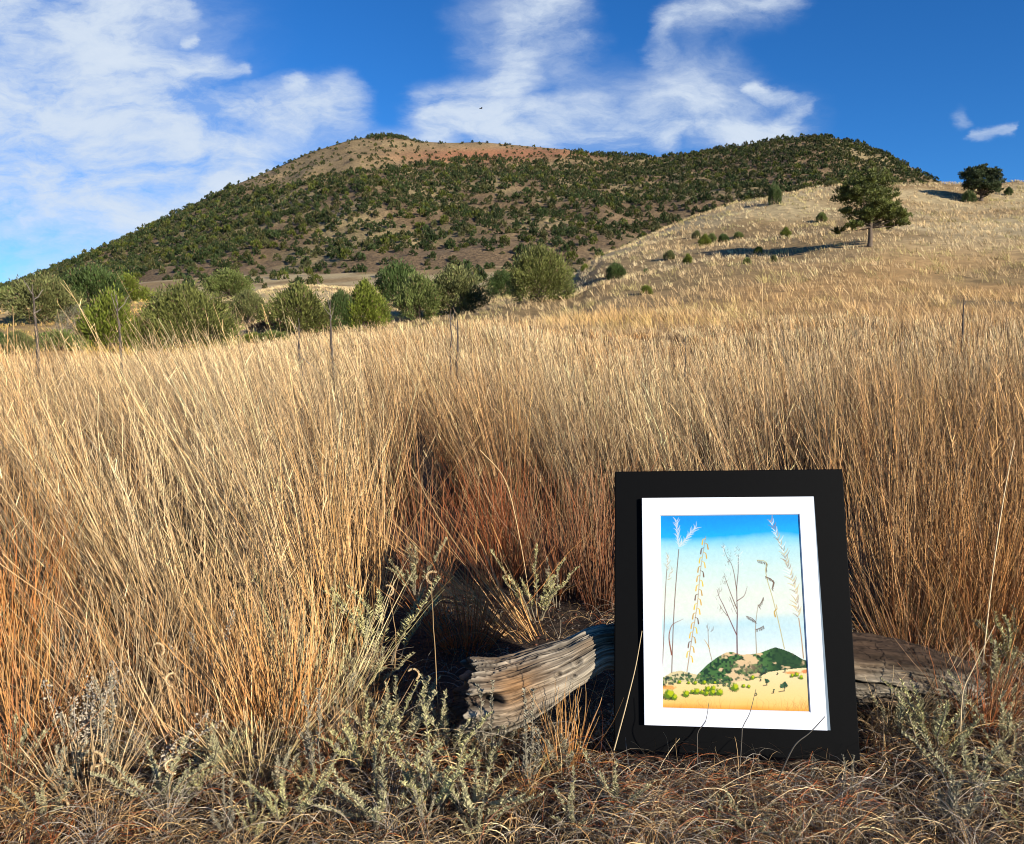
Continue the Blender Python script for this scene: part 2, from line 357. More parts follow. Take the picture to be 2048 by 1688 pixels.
n = fbm(HV[..., 0] / 30, HV[..., 1] / 30, 31)[..., None]; n2 = fbm(HV[..., 0] / 9, HV[..., 1] / 14, 33)[..., None]
brown = np.array([.135, .09, .048]); straw = np.array([.24, .18, .09]); red = np.array([.26, .11, .055])
hc = brown * (.6 + .8 * n2) * (1 - sst(.45, .65, n)) + straw * .8 * (.6 + .8 * n2) * sst(.45, .65, n)
b = bare_[..., None]; hc = hc * (1 - b) + b * np.array([.20, .142, .072]) * (.6 + .8 * n2)
rr = (np.exp(-((px_ - 930) / 130) ** 2 - ((py_ - 312) / 13) ** 2) + .8 * np.exp(-((px_ - 1090) / 110) ** 2 - ((py_ - 305) / 9) ** 2))[..., None]
rr = np.clip(rr * (.5 + n2), 0, .85); hc = hc * (1 - rr) + red * rr
nx, ny = PX.shape; I = np.arange(nx * ny).reshape(nx, ny)
Q = np.stack([I[:-1, :-1], I[1:, :-1], I[1:, 1:], I[:-1, 1:]], -1).reshape(-1, 4)
vo = obj('hill', mesh_np('hill', HV.reshape(-1, 3), Q, hc.reshape(-1, 3), M_HILL, True)); tag(vo, kind='structure')

# ------------------------------------------------------------------ foliage builders
def rand_dirs(n, r=rng):
    v = r.normal(size=(n, 3)); return v / np.linalg.norm(v, axis=1, keepdims=True)
def leaf_quads(c, d, L, w, r=rng):
    """narrow quads at centres c, pointing along d"""
    n = len(c); s = np.cross(d, rand_dirs(n, r)); s /= np.linalg.norm(s, axis=1, keepdims=True) + 1e-9
    L = np.broadcast_to(L, (n,))[:, None]; w = np.broadcast_to(w, (n,))[:, None]
    v = np.stack([c - s * w * .35, c + s * w * .35, c + d * L * .55 + s * w * .5, c + d * L - s * w * .1], 1).reshape(-1, 3)
    return v, np.arange(n * 4).reshape(n, 4)
def tube(path, rad, sides=7, cap=True):
    path = np.asarray(path, float); rad = np.broadcast_to(rad, (len(path),)); K = len(path)
    t = np.gradient(path, axis=0); t /= np.linalg.norm(t, axis=1, keepdims=True) + 1e-9
    ref = np.array([.3, .9, .1]); a = np.cross(t, ref); a /= np.linalg.norm(a, axis=1, keepdims=True) + 1e-9; b = np.cross(t, a)
    th = np.arange(sides) / sides * 2 * math.pi
    v = path[:, None] + rad[:, None, None] * (np.cos(th)[None, :, None] * a[:, None] + np.sin(th)[None, :, None] * b[:, None])
    i = np.arange(K * sides).reshape(K, sides); j = np.roll(i, -1, 1)
    f = np.stack([i[:-1], j[:-1], j[1:], i[1:]], -1).reshape(-1, 4)
    return v.reshape(-1, 3), f
GREENS = [np.array([.100, .106, .028]), np.array([.100, .118, .016]), np.array([.102, .106, .036]), np.array([.050, .075, .020]), np.array([.105, .125, .034])]
def crown_mesh(name, seed, w, h, n_cl, per, leaf, colour, shape='dome', trunkcol=(.16, .11, .08)):
    """unit-less crown: w width, h height in metres, made of leaf clumps; returns (crown mesh, trunk mesh)"""
    r = np.random.default_rng(seed)
    a = r.random(n_cl) * 2 * math.pi; k = r.random(n_cl) ** .7
    if shape == 'cone': prof = lambda k: np.clip(np.sin(np.clip(.18 + k * .82, 0, 1) * math.pi), 0, 1) ** .8 * (1.08 - .55 * k)
    elif shape == 'low': prof = lambda k: np.sqrt(np.clip(1 - k * k, 0, 1))
    else: prof = lambda k: np.clip(1 - np.abs(k - .33) ** 2.3 / .42, 0.05, 1) ** .8
    lob = 1 + .16 * np.sin(a * 3 + seed) + .12 * np.sin(a * 5 + 2 * seed) + .10 * r.normal(size=n_cl)
    rad = (w / 2) * prof(k) * lob * (.62 + .38 * r.random(n_cl) ** .4)
    c = np.stack([rad * np.cos(a), rad * np.sin(a), h * (.05 + .88 * k) * (1 + .05 * r.normal(size=n_cl))], 1)
    out = c - np.array([0, 0, h * .35]); out /= np.linalg.norm(out, axis=1, keepdims=True)
    cs = (.075 + .055 * r.random(n_cl)) * w
    P = np.repeat(c, per, 0); O = np.repeat(out, per, 0); sz = np.repeat(cs, per)[:, None]
    off = r.normal(size=(len(P), 3)) * .55; off += O * .3
    P = P + off * sz
    P[:, 2] = np.maximum(P[:, 2], .02 * h)
    d = O * .55 + np.array([0, 0, .75]) + off * .5 + r.normal(size=(len(P), 3)) * .3; d /= np.linalg.norm(d, axis=1, keepdims=True)
    v, f = leaf_quads(P, d, leaf * (1.6 + r.random(len(P))), leaf * (.7 + .5 * r.random(len(P))), r)
    v[:, :2] *= (w / 2) / np.percentile(np.hypot(v[:, 0], v[:, 1]), 96); v[:, 2] *= h / np.percentile(v[:, 2], 98.5)
    tone = np.repeat(.6 + .8 * r.random(n_cl), per) * (.8 + .4 * r.random(len(P)))
    col = colour[None] * tone[:, None]; dry = r.random(len(P)) < .05; col[dry] = np.array([.17, .12, .06])
    cm = mesh_np(name, v, f, np.repeat(col, 4, 0), M_LEAF)
    B = Buf()
    for q in range(5):
        aa = r.random() * 6.28; e = np.array([math.cos(aa) * w * .3, math.sin(aa) * w * .3, h * (.5 + .3 * r.random())])
        t = np.linspace(0, 1, 6)[:, None]; pth = e * t + np.array([0, 0, h * .1]) * np.sin(t * 3.1) + r.normal(size=(6, 3)) * .02 * w * t
        vv, ff = tube(pth, np.linspace(.035, .008, 6) * w, 6); B.add(vv, ff, trunkcol)
    return cm, B.mesh(name + '_trunk', M_BARK, True)

# ------------------------------------------------------------------ woodland on the volcano
far_var = []
for k in range(7):
    cm, _ = crown_mesh('far_crown', 100 + k, 4.8, 3.9, 34, 8, .58, GREENS[[3, 2, 3, 0, 3, 1, 3][k]] * (.62 + .1 * (k % 3)), 'dome')
    tb = Buf(); v, f = tube(np.array([[0, 0, -.6], [.05, 0, .5], [0, .05, 1.2]]), [.22, .16, .1], 5); tb.add(v, f, (.12, .09, .07))
    far_var.append((cm, tb.mesh('far_trunk', M_BARK)))
r = np.random.default_rng(77); cand = []
N = 120000
cpx = r.uniform(-330, 2130, N); cs_ = r.uniform(0.0, 1.0, N) ** .65 ; P = hill_pt(cpx, cs_)
qx, qy, rid, bare, low = zones(P)
wgt = (P[:, 1] / 600)                                              # area element
cl = fbm(P[:, 0] / 16, P[:, 1] / 22, 41, 3); cl2 = fbm(P[:, 0] / 60, P[:, 1] / 70, 43, 3)
dens = np.where(qx < 860, 1.0, .68 + .32 * sst(1250, 1650, qx))
dens = dens * (1 - .62 * low) * (1 - sst(1560, 1400, 0) if False else 1)
dens = dens * (.30 + .70 * sst(.38, .54, cl)) * (.7 + .3 * sst(.35, .55, cl2) + .4 * (qx > 1600))
mid = sst(820, 950, qx) * (1 - sst(1250, 1500, qx)); dens = dens * (1 - .45 * mid)
dens = np.maximum(dens, .28 + .28 * (cl > .48)) * (1 - .86 * bare); dens = np.clip(dens, 0, 1)
ok = r.random(N) < dens * wgt * .62
cell = {}                                                          # crowns keep a little distance from each other
for q in np.nonzero(ok)[0]:
    key = (int(P[q, 0] // 4), int(P[q, 1] // 4)); d0 = 3.0 if r.random() < .85 else 2.0
    if any((P[q, 0] - P[w_, 0]) ** 2 + (P[q, 1] - P[w_, 1]) ** 2 < d0 * d0 for i_ in (-1, 0, 1) for j_ in (-1, 0, 1) for w_ in cell.get((key[0] + i_, key[1] + j_), ())): ok[q] = False
    else: cell.setdefault(key, []).append(q)
P = P[ok]; qx = qx[ok]; qy = qy[ok]; bare = bare[ok]
# hand-set trees along the left skyline and the dark crest on the peak
sky_t = [(455, .99), (468, .98), (478, .992), (498, .985), (505, .99), (522, .99), (535, .995), (548, .985), (556, .99), (578, .99), (581, .985), (590, .99), (603, .99), (622, .99), (628, .985),
         (640, .99), (655, .98), (676, .99), (697, .985), (712, .99), (722, .985), (733, .99), (880, .985), (885, .99), (925, .985), (945, .99), (958, .985), (974, .99), (1000, .99), (1012, .98), (1310, 1.0),
         (1330, .99), (1355, .995), (1385, .99), (1405, .99), (1430, .99), (1465, .99), (1190, .985), (1215, .98), (1240, .985)]
sky_t += [(740 + 2.6 * i, .975 + .02 * (i % 3) / 2) for i in range(28)] + [(800 + 5 * i, .985) for i in range(10)]
SKYP = np.array([hill_pt(a, b) for a, b in sky_t])
rf = np.random.default_rng(78); fp = rf.uniform(-120, 1120, 110); fD = rf.uniform(150, 262, 110); fu = (fp - 1024) / F * fD / 1.0; FOOT = np.stack([fu, fD, terrain(fu, fD)], 1)
FOOT = FOOT[fbm(FOOT[:, 0] / 20, FOOT[:, 1] / 20, 45, 2) > .46]
SKYP = np.concatenate([SKYP, FOOT])
P = np.concatenate([P, SKYP]); sizes = np.concatenate([r.uniform(.38, .98, len(qx)) ** 1.1 * np.where(bare > .5, .6, 1), np.concatenate([r.uniform(.42, .72, len(SKYP) - len(FOOT)), r.uniform(.35, .75, len(FOOT))])])
big = sizes / P[:, 1]
pxx, pyy = project(P)
seen = (pxx > -10) & (pxx < 2058)
order = np.argsort(-big * seen)
sol = order[:290]; rest = order[290:]
def region(px, py):
    col = ['far left flank', 'left flank', 'left middle face', 'middle face', 'right middle face', 'right shoulder'][min(5, max(0, int(px // 300)))] if px < 1800 else 'right end'
    row = 'high on' if py < 380 else 'half way up' if py < 470 else 'low on' if py < 540 else 'at the foot of'
    return f'dark green juniper among many {row} the {col} of the volcano'
for i in sol:
    k = int(r.integers(7)); s = sizes[i] ; th = r.random() * 6.28
    e = empty('juniper_tree', tuple(P[i] - [0, 0, .3]), th, (s * r.uniform(.85, 1.15), s, s * r.uniform(.85, 1.2)))
    tag(e, region(pxx[i], pyy[i]), 'tree', region(pxx[i], pyy[i]).replace('dark green juniper among many', 'junipers'))
    obj('crown', far_var[k][0], e); obj('trunk', far_var[k][1], e)
vs, fs, cs2 = [], [], []; off = 0
raw = []
for cm, _ in far_var:
    v = np.empty(len(cm.vertices) * 3); cm.vertices.foreach_get('co', v); c = np.empty(len(cm.vertices) * 4); cm.color_attributes['Col'].data.foreach_get('color', c)
    raw.append((v.reshape(-1, 3), c.reshape(-1, 4)[:, :3]))
for i in rest:
    v, c = raw[int(r.integers(7))]; th = r.random() * 6.28; s = sizes[i]
    if P[i, 1] > 420:   # fewer, larger leaf clumps where the trees are smaller in view
        m = len(v) // 4 * 6 // 12; v = v[:m * 4]; c = c[:m * 4]
        q = v.reshape(-1, 4, 3); ce = q.mean(1, keepdims=True); v = (ce + (q - ce) * 1.35).reshape(-1, 3)
    ct, st = math.cos(th) * s, math.sin(th) * s
    vs.append(np.stack([v[:, 0] * ct - v[:, 1] * st, v[:, 0] * st + v[:, 1] * ct, v[:, 2] * s * r.uniform(.85, 1.2)], 1) + P[i] - [0, 0, .3]); cs2.append(c * r.uniform(.8, 1.2))
vs = np.concatenate(vs); cs2 = np.concatenate(cs2)
wd = obj('juniper_woodland', mesh_np('juniper_woodland', vs, np.arange(len(vs)).reshape(-1, 4), cs2, M_LEAF))
tag(wd, 'thousands of small dark junipers scattered up the volcano slopes', 'woodland', kind='stuff')
print('woodland trees', len(P), 'faces', len(vs) // 4)

# ------------------------------------------------------------------ middle-ground junipers and bushes
var = {}
for k in range(5):
    var['juniper', k] = crown_mesh('crown', 200 + k, 4.4, 3.6, 200, 70, .11, GREENS[k] * 1.35, 'cone' if k in (1, 0) else 'dome')
    var['low_juniper', k] = crown_mesh('crown', 220 + k, 4.4, 1.8, 120, 50, .12, GREENS[k] * 1.3, 'low')
var['big_juniper', 0] = crown_mesh('crown', 240, 4.4, 3.6, 300, 90, .085, GREENS[0] * 1.4, 'dome')
for (px, py, w, h, D, kd, lab, k) in MID:
    p = at(px, py, D); z = tz(p[0], p[1]); sx = 1.1 * w * D / F / 4.4; sz_ = 1.05 * h * D / F / (1.8 if kd == 'low_juniper' else 3.6)
    e = empty('low_juniper_bush' if kd == 'low_juniper' else 'juniper_tree', (p[0], p[1], z - .08 * sz_), (px * 7) % 6, (sx, sx, sz_ * 1.0))
    tag(e, lab, 'bush' if 'bush' in lab else 'tree')
    cm, tm = var[kd, k if kd != 'big_juniper' else 0]
    obj('crown', cm, e); obj('trunk', tm, e)

# tall pine on the hillside
def limb_tree(name, loc, label, puffs, trunk_pts, trunk_r, colour, leaf, per, bark=(.11, .082, .06), seed=1, branch_from=.35):
    r = np.random.default_rng(seed)
    e = empty(name, loc); tag(e, label, 'tree')
    B = Buf(); tp = np.array(trunk_pts, float); t0 = np.linspace(0, 1, len(tp)); tt = np.linspace(0, 1, 14)
    path = np.stack([np.interp(tt, t0, tp[:, i]) for i in range(3)], 1); path += r.normal(size=path.shape) * .02 * [1, 1, 0]
    rad = np.interp(tt, [0, .06, 1], [trunk_r * 1.35, trunk_r, trunk_r * .25]); v, f = tube(path, rad, 10); B.add(v, f, bark)
    pf = np.array(puffs, float)
    for (x, y, z, s) in pf:
        k = np.clip((z - .35 * np.hypot(x, y)) / tp[-1, 2], branch_from, .97); st = np.array([np.interp(k, tt, path[:, i]) for i in range(3)])
        en = np.array([x, y, z]); t = np.linspace(0, 1, 7)[:, None]
        bp = st * (1 - t) + en * t + np.array([0, 0, -.12]) * np.sin(t * math.pi) * np.hypot(x, y) * .5 + r.normal(size=(7, 3)) * .03
        v, f = tube(bp, np.linspace(trunk_r * .24, .01, 7), 6); B.add(v, f, bark)
    obj('trunk', B.mesh('trunk', M_BARK, True), e)
    P, O, S_ = [], [], []
    for (x, y, z, s) in pf:
        for q in range(9):
            d = rand_dirs(1, r)[0] * [1, 1, .6] * s * r.uniform(.3, .95); P.append(np.array([x, y, z]) + d); S_.append(s * r.uniform(.16, .34))
    P = np.array(P); S_ = np.array(S_); n = len(P)
    d = rand_dirs(n * per, r); PP = np.repeat(P, per, 0) + d * (np.repeat(S_, per) * r.random(n * per) ** .5)[:, None] * [1, 1, .75]
    dd = d * .7 + [0, 0, .6]; dd /= np.linalg.norm(dd, axis=1, keepdims=True)
    v, f = leaf_quads(PP, dd, leaf * r.uniform(.8, 1.5, len(PP)), leaf * .42, r)
    tone = np.repeat(.5 + 1.0 * r.random(n), per) * r.uniform(.75, 1.25, n * per)
    obj('crown', mesh_np('crown', v, f, np.repeat(colour[None] * tone[:, None], 4, 0), M_LEAF), e); return e
D = 69.; k = D / F
p = at(1740, 493, D)
pp = [(0, 133, 18), (-22, 124, 20), (18, 118, 18), (-42, 104, 18), (-55, 98, 12), (-28, 98, 20), (6, 98, 22), (30, 92, 16), (-8, 80, 18), (26, 78, 18), (44, 76, 15), (-44, 84, 12), (-20, 66, 18),
      (4, 62, 16), (22, 60, 16), (56, 62, 14), (68, 56, 11), (44, 50, 14), (60, 46, 10), (-54, 68, 8), (-44, 40, 12), (-56, 34, 9), (-30, 44, 9), (36, 42, 10), (-8, 50, 10), (-30, 112, 16), (48, 66, 14)]
r = np.random.default_rng(4); puffs = []
for (x, z, s) in pp:
    y = r.normal() * .55 * math.sqrt(max(.1, 1 - (x / 75) ** 2)) * 1.6; puffs.append((x * k, y, (z + 9 * (z > 80)) * k, s * k * (1.6 if z > 70 else 1.3)))
    if z > 55: puffs.append((x * k * .8 + r.normal() * .15, -y * .9 + r.normal() * .2, (z + 3) * k, s * k * 1.3))
    if s > 14: puffs.append((x * k * .7, -y * 1.3 + .3 * np.sign(-y), (z - 6) * k, s * k * 1.15))
limb_tree('pine_tree', (p[0], p[1], tz(p[0], p[1]) - .05), 'lone tall pine with bare lower trunk on the golden hillside', puffs,
          [(0, 0, 0), (.0, .02, 1.6), (.05, 0, 3.2), (0, .05, 5.6)], .2, np.array([.105, .120, .028]), .19, 44, seed=9)
D = 110.; k = D / F; p = at(1962, 402, D); r = np.random.default_rng(14); puffs = []
for q in range(80):
    a = r.uniform(0, 6.28); el = r.uniform(-.75, 1.45); rr_ = r.uniform(.55, 1)
    puffs.append((math.cos(a) * math.cos(el) * 38 * k * rr_, math.sin(a) * math.cos(el) * 32 * k * rr_, (37 + math.sin(el) * 30 * rr_) * k, r.uniform(8, 12.5) * k))
limb_tree('pinyon_tree', (p[0], p[1], tz(p[0], p[1]) - .05), 'dark round-crowned tree on the crest at the right against the blue sky', puffs,
          [(0, 0, 0), (.1, 0, .7), (0, 0, 1.6), (0, .05, 3.4)], .26, np.array([.050, .066, .026]), .22, 34, seed=10, branch_from=.08)

# bare grey shrub
D = 55.; p = at(150, 682, D); e = empty('bare_shrub', (p[0], p[1], tz(p[0], p[1]))); tag(e, 'leafless grey shrub left of the dark yellow-green juniper', 'shrub')
B = Buf(); r = np.random.default_rng(21)
def twig(st, d, L, rad, lev):
    t = np.linspace(0, 1, 5)[:, None]; pt = st + d * L * t + r.normal(size=(5, 3)) * L * .05 * t + np.array([0, 0, .12 * L]) * t ** 2
    v, f = tube(pt, np.linspace(rad, rad * .5, 5), 4); B.add(v, f, (.24, .20, .155))
    if lev < 4:
        for q in range(4 if lev < 2 else 3):
            dd = d + r.normal(size=3) * .55; dd /= np.linalg.norm(dd); twig(pt[2 + q % 3], dd, L * .62, rad * .55, lev + 1)
for q in range(7):
    dd = np.array([math.cos(q * .9), math.sin(q * .9), 1.1]); dd /= np.linalg.norm(dd); twig(np.zeros(3), dd, 1.0, .05, 0)
obj('branches', B.mesh('branches', M_BARK), e)
cm, _ = crown_mesh('sparse_leaves', 303, 2.7, 2.4, 60, 26, .06, np.array([.15, .14, .085]), 'dome'); obj('leaves', cm, e)
# red-brown brush
D = 64.; p = at(540, 664, D); cm, tm = crown_mesh('crown', 304, 3.4, 1.0, 90, 30, .09, np.array([.26, .12, .055]), 'low')
e = empty('rust_brush', (p[0], p[1], tz(p[0], p[1]) - .05)); tag(e, 'low red-brown brush between two rounded junipers', 'bush'); obj('crown', cm, e); obj('stems', tm, e)

# ------------------------------------------------------------------ grass
def blades(B, base, h, ang, lean, curve, w, c0, c1, K=4, seed=0, taper=.75, cpow=1.0, wob=.012, vee=False):
    """ribbons: base (N,3), height, lean direction angle, lean and curve as fractions of height"""
    r = np.random.default_rng(seed + 1000); n = len(base); t = np.linspace(0, 1, K + 1)
    hor = h[:, None] * (lean[:, None] * t + curve[:, None] * t ** 2)
    zc = h[:, None] * t * (1 - .35 * np.clip(np.abs(curve), 0, 1.6)[:, None] * t)
    wo = np.cumsum(r.normal(size=(n, K + 1, 2)), 1) * wob * h[:, None, None]; wo[:, 0] = 0
    pos = np.stack([base[:, None, 0] + np.cos(ang)[:, None] * hor + wo[..., 0], base[:, None, 1] + np.sin(ang)[:, None] * hor + wo[..., 1], base[:, None, 2] + zc], -1)
    ph = r.random(n) * 2 * math.pi; side = np.stack([np.cos(ph), np.sin(ph), np.zeros(n)], 1)[:, None]
    ww = w[:, None] * (1 - taper * t)[None]
    if K >= 3: ww[:, 0] *= .8
    a = pos - side * ww[..., None] * .5; b_ = pos + side * ww[..., None] * .5
    cc = c0[:, None] * (1 - (t ** cpow)[None, :, None]) + c1[:, None] * (t ** cpow)[None, :, None]
    if vee:
        nrm = np.stack([-side[..., 1], side[..., 0], side[..., 2]], -1); m = pos + nrm * ww[..., None] * .45
        v = np.stack([a, m, b_], 2); q = np.arange(n * (K + 1) * 3).reshape(n, K + 1, 3)
        f = np.concatenate([np.stack([q[:, :-1, i], q[:, :-1, i + 1], q[:, 1:, i + 1], q[:, 1:, i]], -1).reshape(-1, 4) for i in (0, 1)])
        c = np.repeat(cc[:, :, None], 3, 2)
    else:
        v = np.stack([a, b_], 2); q = np.arange(n * (K + 1) * 2).reshape(n, K + 1, 2)
        f = np.stack([q[:, :-1, 0], q[:, :-1, 1], q[:, 1:, 1], q[:, 1:, 0]], -1).reshape(-1, 4); c = np.repeat(cc[:, :, None], 2, 2)
    B.add(v.reshape(-1, 3), f, c.reshape(-1, 3)); return pos
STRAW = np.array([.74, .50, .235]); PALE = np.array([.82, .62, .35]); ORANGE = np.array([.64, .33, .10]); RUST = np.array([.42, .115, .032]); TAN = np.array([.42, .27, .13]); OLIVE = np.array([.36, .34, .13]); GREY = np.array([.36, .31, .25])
def mixc(a, b_, t): return a * (1 - t[..., None]) + b_ * t[..., None]

def make_clumps(B, C, stems, hgt, spread, wid, K, seed, seedheads=0, vee=False, outlean=.16, tall=.12):
    """C: (M,2) clump centres; per-stem arrays are drawn around them"""
    r = np.random.default_rng(seed); M_ = len(C); n = M_ * stems; ci = np.repeat(np.arange(M_), stems)
    a = r.random(n) * 2 * math.pi; rr = np.sqrt(r.random(n)) * (spread if np.isscalar(spread) else spread[ci])
    bx = C[ci, 0] + rr * np.cos(a); by = C[ci, 1] + rr * np.sin(a)
    base = np.stack([bx, by, terrain(bx, by) - .01], 1)
    D = np.maximum(by, .8); px, _ = project(np.stack([C[:, 0], C[:, 1], np.zeros(M_)], 1)); px = px[ci]
    hh = (hgt if np.isscalar(hgt) else hgt[ci]) * (1 + .14 * r.normal(size=n)) * (1 + (r.random(n) < tall) * r.uniform(0, .28, n))
    hh = hh * np.interp(D, [1.4, 2.6], [.86, 1]); hh = np.clip(hh * np.where(r.random(n) < .22, r.uniform(.35, .8, n), 1), .05, .86)
    cl = r.normal(size=M_) * .09                                    # clump lean
    gl = .20 + .13 * np.exp(-((px - 420) / 330) ** 2) - .10 * sst(1500, 1800, px)
    lx = -gl + cl[ci] + outlean * rr / (np.max(rr) + 1e-6) * np.cos(a) + r.normal(size=n) * .06
    ly = outlean * rr / (np.max(rr) + 1e-6) * np.sin(a) + r.normal(size=n) * .08 + .02
    stray = r.random(n) < .09; lx[stray] += r.normal(size=stray.sum()) * .45; ly[stray] += r.normal(size=stray.sum()) * .45
    ang = np.arctan2(ly, lx); lean = np.hypot(lx, ly); curve = r.normal(size=n) * .05 + .03
    ctone = r.random(M_)[ci]; x = C[ci, 0]; y = C[ci, 1]
    nz = fbm(x / 1.3 + 3, y / 1.6, 51, 3); redness = np.clip(sst(.45, .7, nz) * .6 + (.75 * sst(1640, 1760, px) + .28 * (1 - sst(180, 330, px)) + .45 * np.exp(-((px - 980) / 160) ** 2)) * (1 - sst(3.2, 6, D)) + .25 * (ctone > .8), 0, 1)
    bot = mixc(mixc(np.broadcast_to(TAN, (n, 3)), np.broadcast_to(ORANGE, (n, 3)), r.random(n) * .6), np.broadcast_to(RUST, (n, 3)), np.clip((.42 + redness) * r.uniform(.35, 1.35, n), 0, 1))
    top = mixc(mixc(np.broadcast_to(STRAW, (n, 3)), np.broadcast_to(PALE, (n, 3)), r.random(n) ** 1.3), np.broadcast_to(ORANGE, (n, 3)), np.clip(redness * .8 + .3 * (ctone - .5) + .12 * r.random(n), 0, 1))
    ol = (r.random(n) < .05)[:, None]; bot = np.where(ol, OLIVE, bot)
    br = (r.uniform(.35, 1.3, n) * (.8 + .4 * r.random(M_)[ci]))[:, None]; bot = bot * br * .75; shade_old = (r.random(n) < .34 * (1 - .6 * sst(6, 14, D)))[:, None]; od = np.array([.060, .036, .022]) * r.uniform(.5, 1.6, n)[:, None]; bot = np.where(shade_old, od, bot); top = np.where(shade_old, top * .33, top); top = np.clip(top * br, 0, .85)  # bases darkened and near-black old stems mixed in, standing in for shaded gaps
    w = wid * r.uniform(.6, 1.3, n) * np.maximum(1, D * .33)
    pos = blades(B, base, hh, ang, lean, curve, w, bot, top, K, seed, .6, 1.25 if C[:, 1].max() < 9.5 else .9, .007 if K > 3 else .004, vee)
    if seedheads:
        m = seedheads; idx = np.repeat(np.nonzero(r.random(n) < .75)[0], m); t = r.uniform(.35, 1.0, len(idx)); kf = t * K; k0 = np.minimum(kf.astype(int), K - 1); fr = (kf - k0)[:, None]
        b0 = pos[idx, k0] * (1 - fr) + pos[idx, k0 + 1] * fr; nn = len(idx)
        L = r.uniform(.012, .04, nn); an = r.random(nn) * 6.28
        blades(B, b0, L, an, r.uniform(.15, .7, nn), r.uniform(0, .4, nn), wid * .85 * np.ones(nn) * np.maximum(1, b0[:, 1] * .35), top[idx] * .95, np.clip(top[idx] * 1.1, 0, .85), 1, seed + 5, .5)
def scatter(y0, y1, dens, umax=.86, seed=0, power=1):
    r = np.random.default_rng(seed); area = umax * (y1 ** 2 - y0 ** 2); n = int(area * dens)
    y = np.sqrt(r.random(n) * (y1 ** 2 - y0 ** 2) + y0 ** 2); x = (r.random(n) * 2 - 1) * umax * y; return np.stack([x, y], 1)

def blocked(C):
    """keep-out: hollow left of the frame, the log and the frame itself"""
    px, _ = project(np.stack([C[:, 0], C[:, 1], np.zeros(len(C))], 1)); y = C[:, 1]
    edge = np.interp(px, [-300, 0, 300, 480, 640, 720, 790, 900, 1230, 1700, 1760, 2048, 2500], [1.5, 1.48, 1.47, 1.45, 1.62, 1.95, 2.75, 2.75, 2.5, 1.85, 1.82, 1.76, 1.7])
    return y < edge
B = Buf()
C = scatter(1.45, 4.2, 18, 1.15, 1); C = C[~blocked(C)]
hmod = .60 + .12 * (fbm(C[:, 0] / .8, C[:, 1] / .8, 61, 2) - .5) * 2
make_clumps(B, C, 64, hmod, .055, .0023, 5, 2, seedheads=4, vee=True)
rm0 = np.random.default_rng(3); Cm = scatter(1.16, 2.6, 90, 1.1, 12); pm, _ = project(np.stack([Cm[:, 0], Cm[:, 1], 0 * Cm[:, 0]], 1))
Cm = Cm[((pm < 700) & (Cm[:, 1] > 1.22)) | ((pm > 1760) & (Cm[:, 1] > 1.5)) | ((pm > 700) & (pm < 1250) & (Cm[:, 1] > 2.35) & (rm0.random(len(Cm)) < .5))]
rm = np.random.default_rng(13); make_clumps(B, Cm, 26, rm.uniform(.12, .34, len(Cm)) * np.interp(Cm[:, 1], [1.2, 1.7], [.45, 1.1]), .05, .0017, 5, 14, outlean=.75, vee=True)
C = scatter(4.2, 9, 11, 1.0, 3); hm = .61 + .12 * (fbm(C[:, 0] / 1.5, C[:, 1] / 1.5, 61, 2) - .5) * 2
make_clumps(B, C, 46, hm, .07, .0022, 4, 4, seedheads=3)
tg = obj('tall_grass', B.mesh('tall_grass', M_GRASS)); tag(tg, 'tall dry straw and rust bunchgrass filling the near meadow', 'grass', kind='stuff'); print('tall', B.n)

B = Buf()
C = scatter(9, 30, 4.0, .82, 5); px, _ = project(np.stack([C[:, 0], C[:, 1], terrain(C[:, 0], C[:, 1])], 1))
edge = np.interp(px, [-300, 800, 1050, 1150, 1300], [26, 26, 26, 26, 27]); C = C[C[:, 1] < edge]; px = px[:len(C)] if False else project(np.stack([C[:, 0], C[:, 1], terrain(C[:, 0], C[:, 1])], 1))[0]
patch = np.exp(-((px - 1280) / 190) ** 2) * sst(17, 19.5, C[:, 1])
hm = (.60 + .12 * (fbm(C[:, 0] / 4, C[:, 1] / 4, 61, 2) - .5) * 2) * (1 - .7 * patch)
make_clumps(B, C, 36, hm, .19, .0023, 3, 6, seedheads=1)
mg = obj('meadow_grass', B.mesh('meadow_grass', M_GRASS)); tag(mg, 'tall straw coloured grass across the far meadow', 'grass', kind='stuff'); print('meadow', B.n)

# shorter bunch grass on the hillside and the fields behind
B = Buf(); r = np.random.default_rng(71)
C = scatter(24, 135, 2.2, .80, 7); P3 = np.stack([C[:, 0], C[:, 1], terrain(C[:, 0], C[:, 1])], 1); px, py = project(P3)
keep = (px > -120) & (px < 2170) & (r.random(len(C)) < np.interp(C[:, 1], [24, 50, 90, 135], [1, .9, .55, .4])); C = C[keep]; px = px[keep]
n = len(C); st = 7; ci = np.repeat(np.arange(n), st); m = n * st
a = r.random(m) * 6.28; rr = np.sqrt(r.random(m)) * .22; bx = C[ci, 0] + rr * np.cos(a); by = C[ci, 1] + rr * np.sin(a)
base = np.stack([bx, by, terrain(bx, by) - .02], 1); Dm = by
nz = fbm(C[:, 0] / 6, C[:, 1] / 6, 81, 3)[ci]; up = sst(44, 68, Dm + 22 * (nz - .5))
hgt = (.46 * (1 - up) + .34 * up) * r.uniform(.6, 1.3, m) * (1 + .4 * (nz - .5))
warm = mixc(np.broadcast_to(STRAW, (m, 3)), np.broadcast_to(ORANGE, (m, 3)), np.clip((nz - .35) * 1.6, 0, .6)); pale = mixc(np.broadcast_to(PALE, (m, 3)), np.broadcast_to(STRAW, (m, 3)), nz)
top = mixc(warm, pale * .95, up) * (r.uniform(.6, 1.25, n)[ci] * (.8 + .45 * fbm(C[:, 0] / 9, C[:, 1] / 2.5, 83, 3)[ci]))[:, None]
